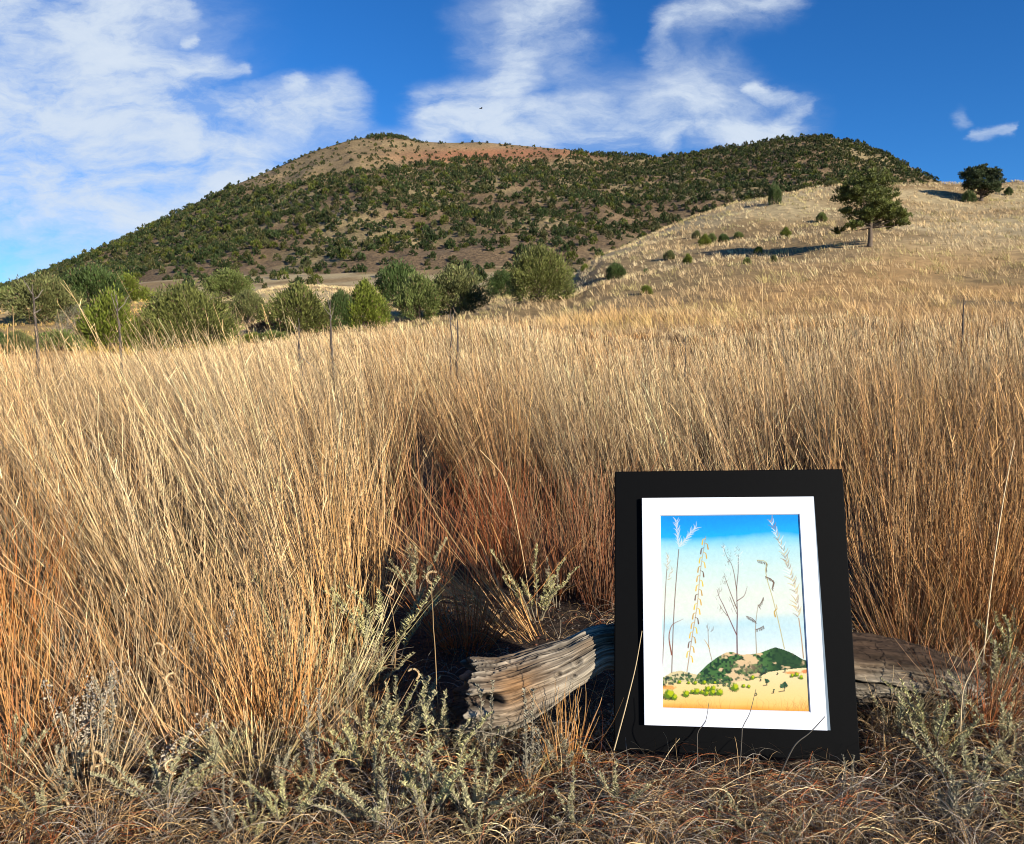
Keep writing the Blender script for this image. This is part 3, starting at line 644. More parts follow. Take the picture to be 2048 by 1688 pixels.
gr = (fbm(C[:, 0] / 3.2, C[:, 1] / 3.2, 91, 3)[ci] > .60)[:, None]; top = np.where(gr, top * [.78, .88, .72], top)
left = ((px < 420)[ci] & (Dm < 120))[:, None]; top = np.where(left, top * [1, .9, .55], top)
lx = -.25 + .35 * np.cos(a) + r.normal(size=m) * .1; ly = .35 * np.sin(a) + r.normal(size=m) * .1
blades(B, base, hgt, np.arctan2(ly, lx), np.hypot(lx, ly), np.full(m, .12), .012 * np.maximum(1, Dm / 26) * r.uniform(.7, 1.5, m), top * .7, np.clip(top, 0, .8), 2, 8, .6)
hg = obj('hillside_grass', B.mesh('hillside_grass', M_GRASS)); tag(hg, 'pale bunches of short dry grass over the hillside', 'grass', kind='stuff'); print('hillside', B.n)

# distinct near tussocks
def tussock(x, y, n, h, rad, low, high, label, seed, lean=(-.1, 0), fan=.45, w=.0024):
    r = np.random.default_rng(seed); a = r.random(n) * 6.28; q = np.sqrt(r.random(n)); bx = q * rad * np.cos(a); by = q * rad * np.sin(a)
    base = np.stack([bx, by, np.full(n, -.005)], 1); lx = lean[0] + fan * q * np.cos(a) + r.normal(size=n) * .14; ly = lean[1] + fan * q * np.sin(a) + r.normal(size=n) * .14
    hh = h * r.uniform(.45, 1.15, n); t = r.random((n, 1)); lo = low[0] * (1 - t) + low[1] * t; t2 = r.random((n, 1)); hi = high[0] * (1 - t2) + high[1] * t2; br = r.uniform(.7, 1.2, (n, 1))
    B = Buf(); blades(B, base, hh, np.arctan2(ly, lx), np.hypot(lx, ly), r.normal(size=n) * .1 + .18 * (hh < .5 * h), w * r.uniform(.6, 1.3, n), lo * br, np.clip(hi * br, 0, .85), 7, seed, .7, 1, .012, True)
    o = obj('grass_tussock', B.mesh('grass_tussock', M_GRASS)); o.location = (x, y, tz(x, y)); tag(o, label, 'grass tussock')
def gp(px, py):
    u, v = uv_of(px, py); D = -CH / v; return u * D, D
tuss = [(560, 1475, 210, .30, .06, (ORANGE, RUST), (STRAW, ORANGE), 'orange and straw tussock fanning out in the left foreground', (-.06, 0), .30),
        (325, 1400, 110, .24, .06, (RUST, TAN), (ORANGE, TAN), 'short red-brown tussock left of the orange fan', (-.05, 0), .5),
        (470, 1440, 90, .20, .05, (TAN, RUST), (PALE, ORANGE), 'low pale tussock at the left foot of the orange fan', (-.1, 0), .6),
        (640, 1440, 110, .27, .05, (OLIVE, PALE), (PALE, OLIVE), 'pale green-based tussock touching the right side of the orange fan', (.04, 0), .38),
        (430, 1330, 170, .5, .09, (TAN, ORANGE), (PALE, STRAW), 'tall straw tussock behind the orange fan', (-.22, .1), .25),
        (5, 1400, 200, .36, .05, (ORANGE, RUST), (ORANGE, RUST), 'bright rust tussock cut by the left edge of the picture', (.0, 0), .25),
        (930, 1300, 120, .24, .05, (RUST, RUST), (ORANGE, RUST), 'small dark red tussock in the hollow left of the log', (-.05, 0), .75),
        (1930, 1290, 260, .46, .08, (RUST, ORANGE), (ORANGE, TAN), 'rust-red tussock behind the right end of the log', (.0, .1), .35),
        (1790, 1275, 200, .50, .06, (RUST, TAN), (STRAW, ORANGE), 'brown tussock just right of the black frame', (-.05, .1), .25),
        (100, 1290, 220, .50, .07, (RUST, TAN), (ORANGE, TAN), 'reddish tussock near the left edge behind the sage', (.03, .05), .22),
        (1040, 1270, 60, .30, .06, (ORANGE, TAN), (ORANGE, STRAW), 'sparse tussock leaning left above the log', (-.8, 0), .4),
        (270, 1260, 200, .55, .07, (TAN, ORANGE), (PALE, STRAW), 'dense straw tussock between the reddish one and the tall leaning one', (-.22, .05), .2),
        (700, 1290, 170, .54, .07, (TAN, ORANGE), (STRAW, ORANGE), 'tall golden tussock at the left rim of the dark hollow', (-.10, .05), .25)]
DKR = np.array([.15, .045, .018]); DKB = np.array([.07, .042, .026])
tuss += [(1130, 1190, 170, .34, .07, (DKB, DKR), (RUST, TAN), 'added tussock with shade-dark brown stems close behind the raised end of the log', (-.05, .1), .3),  # tussocks added to darken the hollow, their stem colour standing in for shade
         (1200, 1215, 130, .36, .05, (DKB, DKR), (TAN, RUST), 'added shade-dark tussock hard against the left side of the black frame', (-.02, .1), .2),
         (1000, 1165, 170, .34, .07, (DKR, DKB), (RUST, RUST), 'added shade-dark red tussock at the back of the hollow', (-.1, .1), .3),
         (850, 1165, 150, .32, .07, (DKR, DKB), (RUST, TAN), 'added shade-dark tussock behind the tallest curled seed head', (.05, .1), .3)]
tuss += [(90, 1500, 130, .25, .05, (ORANGE, RUST), (ORANGE, TAN), 'short orange tussock left of the woolly plants', (.05, 0), .3),
         (250, 1475, 120, .24, .05, (DKB, TAN), (TAN, PALE), 'short grey-brown tussock right of the woolly plants', (-.1, 0), .45),
         (390, 1510, 110, .19, .045, (RUST, TAN), (ORANGE, PALE), 'small russet tussock in front of the orange fan on its left', (-.1, 0), .5),
         (20, 1570, 90, .17, .045, (RUST, DKR), (RUST, TAN), 'dark red tuft in the bottom left corner', (.1, 0), .6),
         (180, 1590, 90, .14, .04, (TAN, DKB), (PALE, TAN), 'pale tangled tuft near the bottom left below the woolly plants', (.0, 0), .7),
         (520, 1545, 90, .15, .04, (TAN, OLIVE), (PALE, STRAW), 'pale tuft spreading at the foot of the orange fan', (.1, 0), .8),
         (700, 1530, 70, .12, .04, (DKB, TAN), (TAN, ORANGE), 'low brown tuft right of the orange fan', (.0, 0), .7),
         (1130, 1545, 50, .15, .02, (RUST, ORANGE), (ORANGE, TAN), 'few upright rust blades at the lower right of the broken log', (.0, 0), .3),
         (1800, 1440, 90, .14, .04, (TAN, DKB), (TAN, PALE), 'tangled tuft in front of the right part of the log', (.0, 0), .7),
         (1960, 1460, 110, .17, .05, (RUST, DKB), (TAN, RUST), 'brown tuft below the sawn end of the log', (.0, 0), .6),
         (2040, 1300, 150, .36, .06, (RUST, DKB), (ORANGE, TAN), 'rust tussock cut by the right edge behind the log', (-.1, 0), .3)]
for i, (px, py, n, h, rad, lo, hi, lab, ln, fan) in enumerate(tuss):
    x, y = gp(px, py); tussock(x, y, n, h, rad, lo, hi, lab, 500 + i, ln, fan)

# ground cover: short curled grass blades, litter
def curls(B, base, L, width, col, seed, K=8, curl=(1.5, 5.0), rise=(.6, 1.5)):
    r = np.random.default_rng(seed); n = len(base); t = np.linspace(0, 1, K + 1); dt = 1 / K
    az = r.random(n) * 6.28; p0 = r.uniform(*rise, n); cv = -r.uniform(*curl, n); tw = r.normal(size=n) * 1.6
    pos = np.zeros((n, K + 1, 3)); pos[:, 0] = base
    for i in range(K):
        el = p0 + cv * t[i]; aa = az + tw * t[i]
        pos[:, i + 1] = pos[:, i] + (L * dt)[:, None] * np.stack([np.cos(el) * np.cos(aa), np.cos(el) * np.sin(aa), np.sin(el)], 1)
    pos[..., 2] = np.maximum(pos[..., 2], .002)
    ph = r.random(n) * 6.28; sd_ = np.stack([np.cos(ph) * .7, np.sin(ph) * .7, np.full(n, .7)], 1)[:, None]
    ww = (width[:, None] * (1 - .8 * t))[..., None]
    v = np.stack([pos - sd_ * ww * .5, pos + sd_ * ww * .5], 2); q = np.arange(n * (K + 1) * 2).reshape(n, K + 1, 2)
    f = np.stack([q[:, :-1, 0], q[:, :-1, 1], q[:, 1:, 1], q[:, 1:, 0]], -1).reshape(-1, 4)
    B.add(v.reshape(-1, 3), f, np.repeat(col, (K + 1) * 2, 0))
FX = scatter(.72, 2.1, 36000, 1.0, 91); r = np.random.default_rng(92)
cn = fbm(FX[:, 0] / .07, FX[:, 1] / .07, 95, 3); keep = r.random(len(FX)) < 1.15 * (.25 + .75 * sst(.34, .58, cn)) * np.where(FX[:, 1] > 1.5, .5, 1)
px, py = project(np.stack([FX[:, 0], FX[:, 1], 0 * FX[:, 0]], 1))
keep &= ~((px > 740) & (px < 1230) & (FX[:, 1] > 1.42) & (r.random(len(FX)) < .93))
keep &= ~((px > 1225) & (px < 1730) & (FX[:, 1] > 1.16) & (FX[:, 1] < 1.5))
FX = FX[keep]; cn = cn[keep]; n = len(FX)
pal = np.array([TAN, GREY, STRAW * .9, RUST * .6, ORANGE * .6, PALE * .85, GREY * .55]); prob = np.array([.24, .26, .12, .07, .04, .09, .18])
ci = r.choice(7, n, p=prob); hue = fbm(FX[:, 0] / .16, FX[:, 1] / .16, 97, 2); dkk = r.random(n) < .3; ci = np.where((hue > .6) & (r.random(n) < .25), 3, ci)
col = np.clip(pal[ci] * r.uniform(.6, 1.3, n)[:, None] * [1.05, 1., .92], 0, .8); col[dkk] *= .25  # a share of curls near black, in place of shade within the tangle
base = np.stack([FX[:, 0], FX[:, 1], np.zeros(n)], 1)
B = Buf(); front = np.interp(FX[:, 1], [.8, 1.05, 1.2], [.75, .9, 1.0])
curls(B, base, np.where(r.random(n) < .1, r.uniform(.12, .22, n), r.uniform(.04, .14, n)) * front, r.uniform(.0008, .0017, n), col, 93)
Ct = scatter(.95, 1.5, 110, .8, 17); pt_, _ = project(np.stack([Ct[:, 0], Ct[:, 1], 0 * Ct[:, 0]], 1)); rt = np.random.default_rng(18)
Ct = Ct[((pt_ < 1190) | (pt_ > 1760) | (Ct[:, 1] < 1.05)) & (rt.random(len(Ct)) < .5)]
for (x_, y_) in Ct:
    q = 34; bs = np.stack([x_ + rt.normal(size=q) * .008, y_ + rt.normal(size=q) * .008, np.zeros(q)], 1); cc_ = [RUST * 1.1, ORANGE * .7, TAN, GREY][int(rt.integers(4))] * rt.uniform(.6, 1.2, (q, 1))
    curls(B, bs, rt.uniform(.05, .15, q) * np.interp(y_, [.95, 1.2], [.6, 1]), rt.uniform(.0012, .002, q), cc_, int(rt.integers(1 << 30)), K=5, curl=(.1, 1.4), rise=(.9, 1.5))
q = 3600; rt = np.random.default_rng(19); yb = rt.uniform(1.03, 1.165, q); ub = rt.uniform(.10, .46, q); bs = np.stack([ub * yb, yb, np.zeros(q)], 1)
cb_ = np.array([TAN, GREY, RUST * .8, PALE * .8, GREY * .3])[rt.integers(0, 5, q)] * rt.uniform(.6, 1.2, (q, 1)); curls(B, bs, rt.uniform(.05, .15, q), rt.uniform(.0009, .0016, q), cb_, 20, rise=(.7, 1.5))
lg = obj('short_grass', B.mesh('short_grass', M_GRASS)); tag(lg, 'short curled dry grass covering the foreground soil', 'grass', kind='stuff'); print('curls', n)
# bits of gravel and litter
G = scatter(.8, 2.3, 1500, .8, 101); n = len(G); r = np.random.default_rng(103); sz = r.uniform(.001, .004, n)
oct_ = np.array([[1, 0, 0], [-1, 0, 0], [0, 1, 0], [0, -1, 0], [0, 0, .7], [0, 0, -.7]], float); of = np.array([[0, 2, 4], [2, 1, 4], [1, 3, 4], [3, 0, 4], [2, 0, 5], [1, 2, 5], [3, 1, 5], [0, 3, 5]])
vv = (oct_[None] * (1 + .35 * r.normal(size=(n, 6, 3)))) * sz[:, None, None] + np.stack([G[:, 0], G[:, 1], sz * .4], 1)[:, None]
ff = (of[None] + (np.arange(n) * 6)[:, None, None]).reshape(-1, 3)
gc = np.where(r.random((n, 1)) < .5, [.20, .085, .05], [.16, .13, .11]) * r.uniform(.4, 1.1, (n, 1))
gv = obj('gravel', mesh_np('gravel', vv.reshape(-1, 3), ff, np.repeat(gc, 6, 0), M_GROUND)); tag(gv, 'reddish grit scattered on the dark soil', 'gravel', kind='stuff')

# ------------------------------------------------------------------ fringed sage plants
def sage_mesh(seed, spikes, h, spread, colour, leafL=.0085, dense=150):
    r = np.random.default_rng(seed); B = Buf(); C_ = Buf()
    for s in range(spikes):
        a = r.random() * 6.28; q = spread * math.sqrt(r.random()); hh = h * r.uniform(.5, 1.1); t = np.linspace(0, 1, 7)[:, None]
        le = np.array([math.cos(a) * q * 2.2 + r.normal() * .01, math.sin(a) * q * 2.2, 0]); st = np.array([math.cos(a) * q * .4, math.sin(a) * q * .4, 0])
        pt = st + np.array([0, 0, hh]) * t + le * t ** 1.4 + r.normal(size=(7, 3)) * .002
        v, f = tube(pt, np.linspace(.0016, .0006, 7), 4); B.add(v, f, (.23, .19, .13))
        n = dense; tt = r.uniform(.22, 1, n) ** .8; c = np.stack([np.interp(tt, t[:, 0], pt[:, i]) for i in range(3)], 1)
        d = rand_dirs(n, r) * [1, 1, .4] + [0, 0, .75]; d /= np.linalg.norm(d, axis=1, keepdims=True)
        v, f = leaf_quads(c, d, leafL * (1.25 - .7 * tt) * r.uniform(.7, 1.3, n), .0019, r)
        C_.add(v, f, np.repeat(colour[None] * r.uniform(.65, 1.2, (n, 1)), 4, 0))
    return C_.mesh('leaves', M_SAGE), B.mesh('stems', M_SAGE)
SG = [np.array([.46, .42, .23]), np.array([.38, .34, .22]), np.array([.52, .48, .22]), np.array([.30, .27, .19])]
sv = [sage_mesh(600 + k, [7, 5, 9, 4, 11, 3][k], [.10, .085, .12, .14, .09, .16][k], [.022, .018, .03, .016, .035, .012][k], SG[k % 4]) for k in range(6)]
sages = [(140, 1440, 3, 1.1, 'upright sage below the dry white spikes at the left'), (60, 1330, 2, 1.2, 'leafy sage against the reddish tussock near the left edge'), (180, 1290, 0, 1.5, 'tall silvery sage between two tussocks at the left'),
         (215, 1230, 1, 1.3, 'thin sage standing behind the tall silvery sage'), (770, 1330, 2, 1.7, 'yellow-green sage at the left rim of the dark hollow'), (735, 1390, 4, 1.2, 'bushy sage below the yellow-green one by the hollow'),
         (830, 1190, 0, 1.5, 'far sage rising in the dark hollow'), (1075, 1240, 2, 1.4, 'pale sage in the shade above the log'), (1110, 1215, 5, 1.0, 'single slim sage spike above the raised end of the log'),
         (870, 1290, 1, 1.1, 'little sage beside the small dark red tussock'), (800, 1500, 4, 1.3, 'spreading sage in front of the hollow left of the log'), (890, 1520, 0, 1.2, 'upright sage below the broken end of the log'),
         (980, 1545, 3, 1.0, 'thin sage in front of the broken end of the log'), (730, 1560, 2, 1.1, 'grey sage left of the spreading one'), (640, 1590, 3, 1.1, 'small sage right below the orange fan tussock'),
         (560, 1600, 1, .9, 'short sage beneath the orange fan tussock'), (430, 1570, 0, 1.0, 'sage between the curled grass in the left foreground'), (330, 1620, 4, 1.1, 'wide grey sage near the bottom left'),
         (860, 1640, 2, 1.2, 'silvery sage near the bottom edge left of the middle'), (760, 1660, 4, 1.1, 'low sage at the bottom edge below the hollow'), (950, 1650, 4, 1.1, 'frosty sage cut by the bottom edge left of the frame'),
         (1060, 1600, 3, 1.1, 'slim sage left of the frame in the foreground'), (1130, 1560, 1, .9, 'short sage just left of the foot of the frame'), (1420, 1650, 1, .6, 'small sage in front of the middle of the frame'),
         (1500, 1680, 4, .6, 'low sage at the bottom edge under the painting'), (1800, 1490, 0, 1.0, 'sage in front of the right end of the log'), (1870, 1530, 2, 1.1, 'bright sage right of the frame foot'),
         (1940, 1600, 4, 1.1, 'dark grey sage near the bottom right'), (2010, 1500, 4, 1.2, 'sage cut by the right edge of the picture low down'), (2030, 1360, 2, 1.5, 'silvery sage by the right end of the log'),
         (1985, 1400, 0, 1.2, 'sage just right of the sawn end of the log'), (1700, 1630, 3, .6, 'thin sage below the right foot of the frame'), (1900, 1670, 1, 1.1, 'grey sage at the bottom edge on the right'),
         (1230, 1640, 0, .9, 'small sage at the bottom edge left of the frame'), (20, 1560, 4, 1.1, 'wide sage in the bottom left corner'), (120, 1600, 1, 1.1, 'pale sage near the bottom left corner'),
         (230, 1560, 3, 1.1, 'slender sage among curled grass at the lower left'), (1620, 1600, 3, .45, 'tiny sage touching the foot of the frame at the right'), (690, 1480, 5, .9, 'single sage spike right of the pale green-based tussock'),
         (1010, 1500, 1, .9, 'short sage leaning on the lower edge of the log')]
for (px, py, k, s, lab) in sages:
    x, y = gp(px, py); e = empty('sage_plant', (x, y, tz(x, y)), (px * 1.7) % 6.28, s); tag(e, lab, 'plant', 'fringed sage plants in the foreground')
    obj('leaves', sv[k][0], e); obj('stems', sv[k][1], e)

r = np.random.default_rng(611); sp = []
while len(sp) < 40:
    px, py = r.uniform(-20, 2068), r.uniform(1480, 1700)
    if 1190 < px < 1760 and py < 1610: continue
    if all((px - a_) ** 2 + (py - b_) ** 2 > 48 ** 2 for a_, b_ in sp): sp.append((px, py))
for (px, py) in sp:
    x, y = gp(px, py); e = empty('sage_plant', (x, y, tz(x, y)), px % 6.28, r.uniform(.4, .8) * (.6 if 1200 < px < 1740 else 1)); k = int(r.integers(6))
    zone = 'left' if px < 700 else 'middle' if px < 1350 else 'right'
    tag(e, f'small grey-green sage sprig among the curled grass of the foreground, {zone} third', 'plant', f'sage sprigs in the foreground grass, {zone} third')
    obj('leaves', sv[k][0], e); obj('stems', sv[k][1], e)

# dry plants with whitish woolly spikes
def woolly(px, py, n, h, label, seed, lean=0.):
    r = np.random.default_rng(seed); x, y = gp(px, py); e = empty('woolly_plant', (x, y, tz(x, y))); tag(e, label, 'plant'); B = Buf(); C_ = Buf()
    for s in range(n):
        t = np.linspace(0, 1, 7)[:, None]; hh = h * r.uniform(.6, 1.1); d = np.array([lean + r.normal() * .25, r.normal() * .2, 1.0])
        pt = d * hh * t + r.normal(size=(7, 3)) * .003 * t; v, f = tube(pt, np.linspace(.0015, .0006, 7), 4); B.add(v, f, (.40, .34, .27))
        m = int(70 * hh / .15); tt = r.uniform(.3, 1, m); c = np.stack([np.interp(tt, t[:, 0], pt[:, i]) for i in range(3)], 1) + r.normal(size=(m, 3)) * .004
        sz = r.uniform(.0015, .0036, m); vv = oct_[None] * (1 + .3 * r.normal(size=(m, 6, 3))) * sz[:, None, None] + c[:, None]
        C_.add(vv.reshape(-1, 3), (of[None] + (np.arange(m) * 6)[:, None, None]).reshape(-1, 3), np.repeat(np.array([.50, .42, .31]) * r.uniform(.7, 1.15, (m, 1)), 6, 0))
    obj('stems', B.mesh('stems', M_SAGE), e); obj('seed_tufts', C_.mesh('seed_tufts', M_SAGE), e)
woolly(165, 1530, 9, .14, 'dry plant with whitish woolly spikes in the left foreground', 1)
woolly(215, 1470, 6, .13, 'woolly-spiked plant just behind the larger woolly one', 2, .15)
woolly(400, 1400, 3, .17, 'thin woolly stems in front of the tall straw tussock', 3, .05)
woolly(300, 1560, 4, .09, 'low whitish woolly sprigs lying near the bottom left', 4, .9)
woolly(1200, 1490, 2, .07, 'small woolly sprig at the left foot of the black frame', 5, .2)

# curved eyebrow seed heads on thin stalks
def grama(px, py, tip, label, seed, lean=0., size=1.0, flip=1, D=None, arc=3.4):
    r = np.random.default_rng(seed); x, y = gp(px, py)
    T = at(tip[0], tip[1], y); e = empty('grama_stalk', (x, y, tz(x, y))); tag(e, label, 'grass stalk', 'curled grama seed heads in the foreground')
    end = T - np.array([x, y, tz(x, y)]); t = np.linspace(0, 1, 12)[:, None]; pt = end * t + np.array([.006 * r.normal(), .004, 0]) * np.sin(t * 3.14) * 2 + r.normal(size=(12, 3)) * .0004
    B = Buf(); v, f = tube(pt, np.linspace(.0011, .0006, 12), 5); B.add(v, f, TAN * .9); obj('stem', B.mesh('stem', M_GRASS), e)
    m = 16; a = np.linspace(0, arc, m); rad = .0105 * size; cx = flip * (rad - rad * np.cos(a)) if False else None
    hd = np.stack([-flip * (np.sin(a) * rad), 0 * a, (1 - np.cos(a)) * rad], 1); rotA = r.normal() * .3
    hd = np.stack([hd[:, 0] * math.cos(rotA) - hd[:, 2] * math.sin(rotA), hd[:, 1], hd[:, 0] * math.sin(rotA) + hd[:, 2] * math.cos(rotA)], 1) + pt[-1]
    H = Buf(); v, f = tube(hd, np.linspace(.0012, .0007, m), 5); H.add(v, f, TAN)
    q = 150; i = r.uniform(0, m - 1.01, q); i0 = i.astype(int); c = hd[i0] + (hd[i0 + 1] - hd[i0]) * (i - i0)[:, None]
    cen = pt[-1] + np.array([0, 0, rad]); o = c - cen; o /= np.linalg.norm(o, axis=1, keepdims=True) + 1e-9; d = o + r.normal(size=(q, 3)) * .3; d /= np.linalg.norm(d, axis=1, keepdims=True)
    v, f = leaf_quads(c, d, .0042 * size * np.ones(q), .0011, r); H.add(v, f, np.repeat(PALE[None] * r.uniform(.8, 1.15, (q, 1)), 4, 0))
    obj('seed_head', H.mesh('seed_head', M_GRASS), e)
gr_l = [(880, 1500, (862, 1165), 'tall stalk with a crescent seed head over the dark hollow', 1), (825, 1470, (832, 1358), 'short stalk with curled head in the dark hollow left of the log', -1),
        (345, 1560, (346, 1370), 'stalk with thick curved head in front of the tall straw tussock', 1), (318, 1520, (318, 1310), 'stalk with large pale curl left of the thick curved one', -1),
        (190, 1640, (190, 1530), 'short stalk with flat curl below the woolly plant', -1), (110, 1640, (118, 1640 - 18), 'low pale curl near the bottom left corner', -1),
        (50, 1480, (45, 1375), 'stalk with small curl by the rust tussock at the left edge', -1), (160, 1360, (160, 1170), 'stalk with curled head above the silvery sage at the left', -1),
        (780, 1390, (778, 1190), 'stalk with drooping curl against the yellow-green sage', -1), (345, 1650, (350, 1545), 'bent stalk with small curl at the bottom left', 1)]
for i, (px, py, tip, lab, fl) in enumerate(gr_l): grama(px, py, tip, lab, 900 + i, flip=fl, size=.85)

# foreground single stems crossing the frame and the grass
def stem_thing(pts, rad, colour, label, name='dry_weed', cat='dry weed', sides=5, mat=None, seed=0):
    pts = np.array(pts, float); t0 = np.linspace(0, 1, len(pts)); tt = np.linspace(0, 1, 18); r = np.random.default_rng(seed)
    path = np.stack([pchip(t0, pts[:, i], tt) for i in range(3)], 1); o0 = path[0].copy(); path = path - o0
    B = Buf(); v, f = tube(path, np.linspace(rad, rad * .45, 18), sides); B.add(v, f, colour)
    o = obj(name, B.mesh(name, mat or M_GRASS)); o.location = o0; tag(o, label, cat); return o
stem_thing([at(1228, 1500, 1.10), at(1255, 1400, 1.09), at(1272, 1330, 1.09), at(1284, 1262, 1.09)], .0011, PALE * .8, 'pale stem standing before the left edge of the white mat')
stem_thing([at(1555, 1560, 1.08), at(1590, 1490, 1.07), at(1620, 1465, 1.07), at(1650, 1433, 1.07)], .0012, GREY * .3, 'dark twig crossing the lower right corner of the mat')
stem_thing([at(1395, 1530, 1.09), at(1395, 1470, 1.08), at(1412, 1440, 1.08), at(1418, 1405, 1.08)], .0008, GREY * .4, 'thin dark curved stem in front of the bottom of the painting')
stem_thing([at(1480, 1530, 1.09), at(1484, 1465, 1.08), at(1500, 1425, 1.08), at(1512, 1378, 1.08)], .0008, GREY * .4, 'second thin dark stem curving right over the painting')
stem_thing([at(1920, 1480, 1.25), at(1925, 1390, 1.26), at(1950, 1330, 1.27), at(1990, 1250, 1.28)], .0012, PALE * .8, 'long straw stem leaning over the right end of the log')
stem_thing([at(1965, 1330, 1.5), at(1985, 1150, 1.52), at(2010, 980, 1.55), at(2030, 880, 1.57)], .0014, PALE, 'long pale stem rising before the rust grass at the right edge')
stem_thing([at(860, 1120, 1.9), at(930, 1180, 1.85), at(1000, 1250, 1.8), at(1060, 1290, 1.75)], .0016, ORANGE, 'fallen orange stem slanting down towards the log')
stem_thing([at(820, 930, 2.0), at(880, 1040, 1.9), at(980, 1180, 1.8), at(1050, 1260, 1.75)], .0015, TAN, 'long broken stem slanting across the dark hollow')
stem_thing([at(960, 900, 2.0), at(1010, 960, 1.95), at(1040, 1080, 1.9), at(1060, 1200, 1.85)], .0014, STRAW, 'bent straw stem hanging above the raised end of the log')

# ------------------------------------------------------------------ dead branching stalks in the meadow
def dead_stalk(px, pytop, D, label, limbs, rad, seed, bend=0.):
    r = np.random.default_rng(seed); T = at(px, pytop, D); zg = tz(T[0], D); H = T[2] - zg; k = D / F
    e = empty('dead_stalk', (T[0] + bend, D, zg)); tag(e, label, 'dead stalk')
    t = np.linspace(0, 1, 26)[:, None]; pt = np.array([-bend, 0, H]) * t + np.array([.01, .01, 0]) * np.sin(t * 9 + seed) * t * (1 - t) * 2 + r.normal(size=(26, 3)) * .0022
    B = Buf(); n = 10
    v, f = tube(pt, np.interp(t[:, 0], [0, .7, .88, 1], [rad, rad * .8, rad * .5, rad * .2]) * (1 + .12 * r.normal(size=26)), n)
    lr = 1 + .12 * r.normal(size=(26, n)); c = np.repeat(np.array([.085, .066, .052])[None], 26 * n, 0) * (.75 + .5 * r.random((26 * n, 1)))
    B.add(v, f, c); obj('stem', B.mesh('stem', M_BARK, True), e)
    for (x0, y0, x1, y1) in limbs:
        z0 = (pytop - y0) * k + H; zz_ = (pytop - y1) * k + H; kk = np.clip(z0 / H, 0, 1); s = np.array([-bend * kk, 0, z0]); en = np.array([(x1 - px) * k - bend, r.normal() * .03, zz_])
        tt = np.linspace(0, 1, 7)[:, None]; pp_ = s * (1 - tt) + en * tt + np.array([(x1 - px) * k * .05, 0, 0]) * np.sin(tt * 3.14) + r.normal(size=(7, 3)) * .002
        b2 = Buf(); v, f = tube(pp_, np.linspace(rad * .38, rad * .15, 7), 6); b2.add(v, f, np.array([.18, .15, .12])); obj('branch', b2.mesh('branch', M_BARK, True), e)
dead_stalk(64, 567, 4.6, 'tallest bare grey stalk rising at the left edge of the meadow', [(70, 600, 75, 578), (71, 625, 80, 617), (66, 590, 60, 560)], .0125, 1, .03)
dead_stalk(234, 590, 5.6, 'forked grey stalk before the dark yellow-green juniper', [(236, 622, 251, 590), (237, 630, 224, 587), (238, 690, 230, 640), (236, 610, 231, 583)], .0105, 2, .02)
dead_stalk(597, 636, 4.6, 'blunt dark stalk with a thin left twig in the meadow middle', [(597, 662, 583, 637), (600, 712, 640, 750)], .0105, 3, .02)
dead_stalk(660, 600, 6.5, 'forked stalk before the domed juniper', [(661, 632, 650, 612), (661, 640, 669, 610), (662, 625, 658, 598)], .0115, 4, .02)
dead_stalk(915, 636, 5.0, 'short dark stalk at the meadow edge below the wide olive juniper', [(912, 660, 906, 648)], .012, 5, .0)
dead_stalk(901, 618, 5.4, 'thin twiggy stalk beside the short dark one', [(903, 650, 896, 628), (902, 640, 909, 622)], .008, 6, .0)
dead_stalk(1371, 672, 5.6, 'small dark stalk in the grass near the centre', [(1371, 690, 1366, 682)], .008, 7)
dead_stalk(1803, 668, 5.2, 'small dark stalk in the grass below the hillside on the right', [(1803, 690, 1808, 682)], .009, 8)
dead_stalk(1928, 595, 16, 'lone thin stalk far off at the right', [(1928, 610, 1932, 600)], .02, 9)

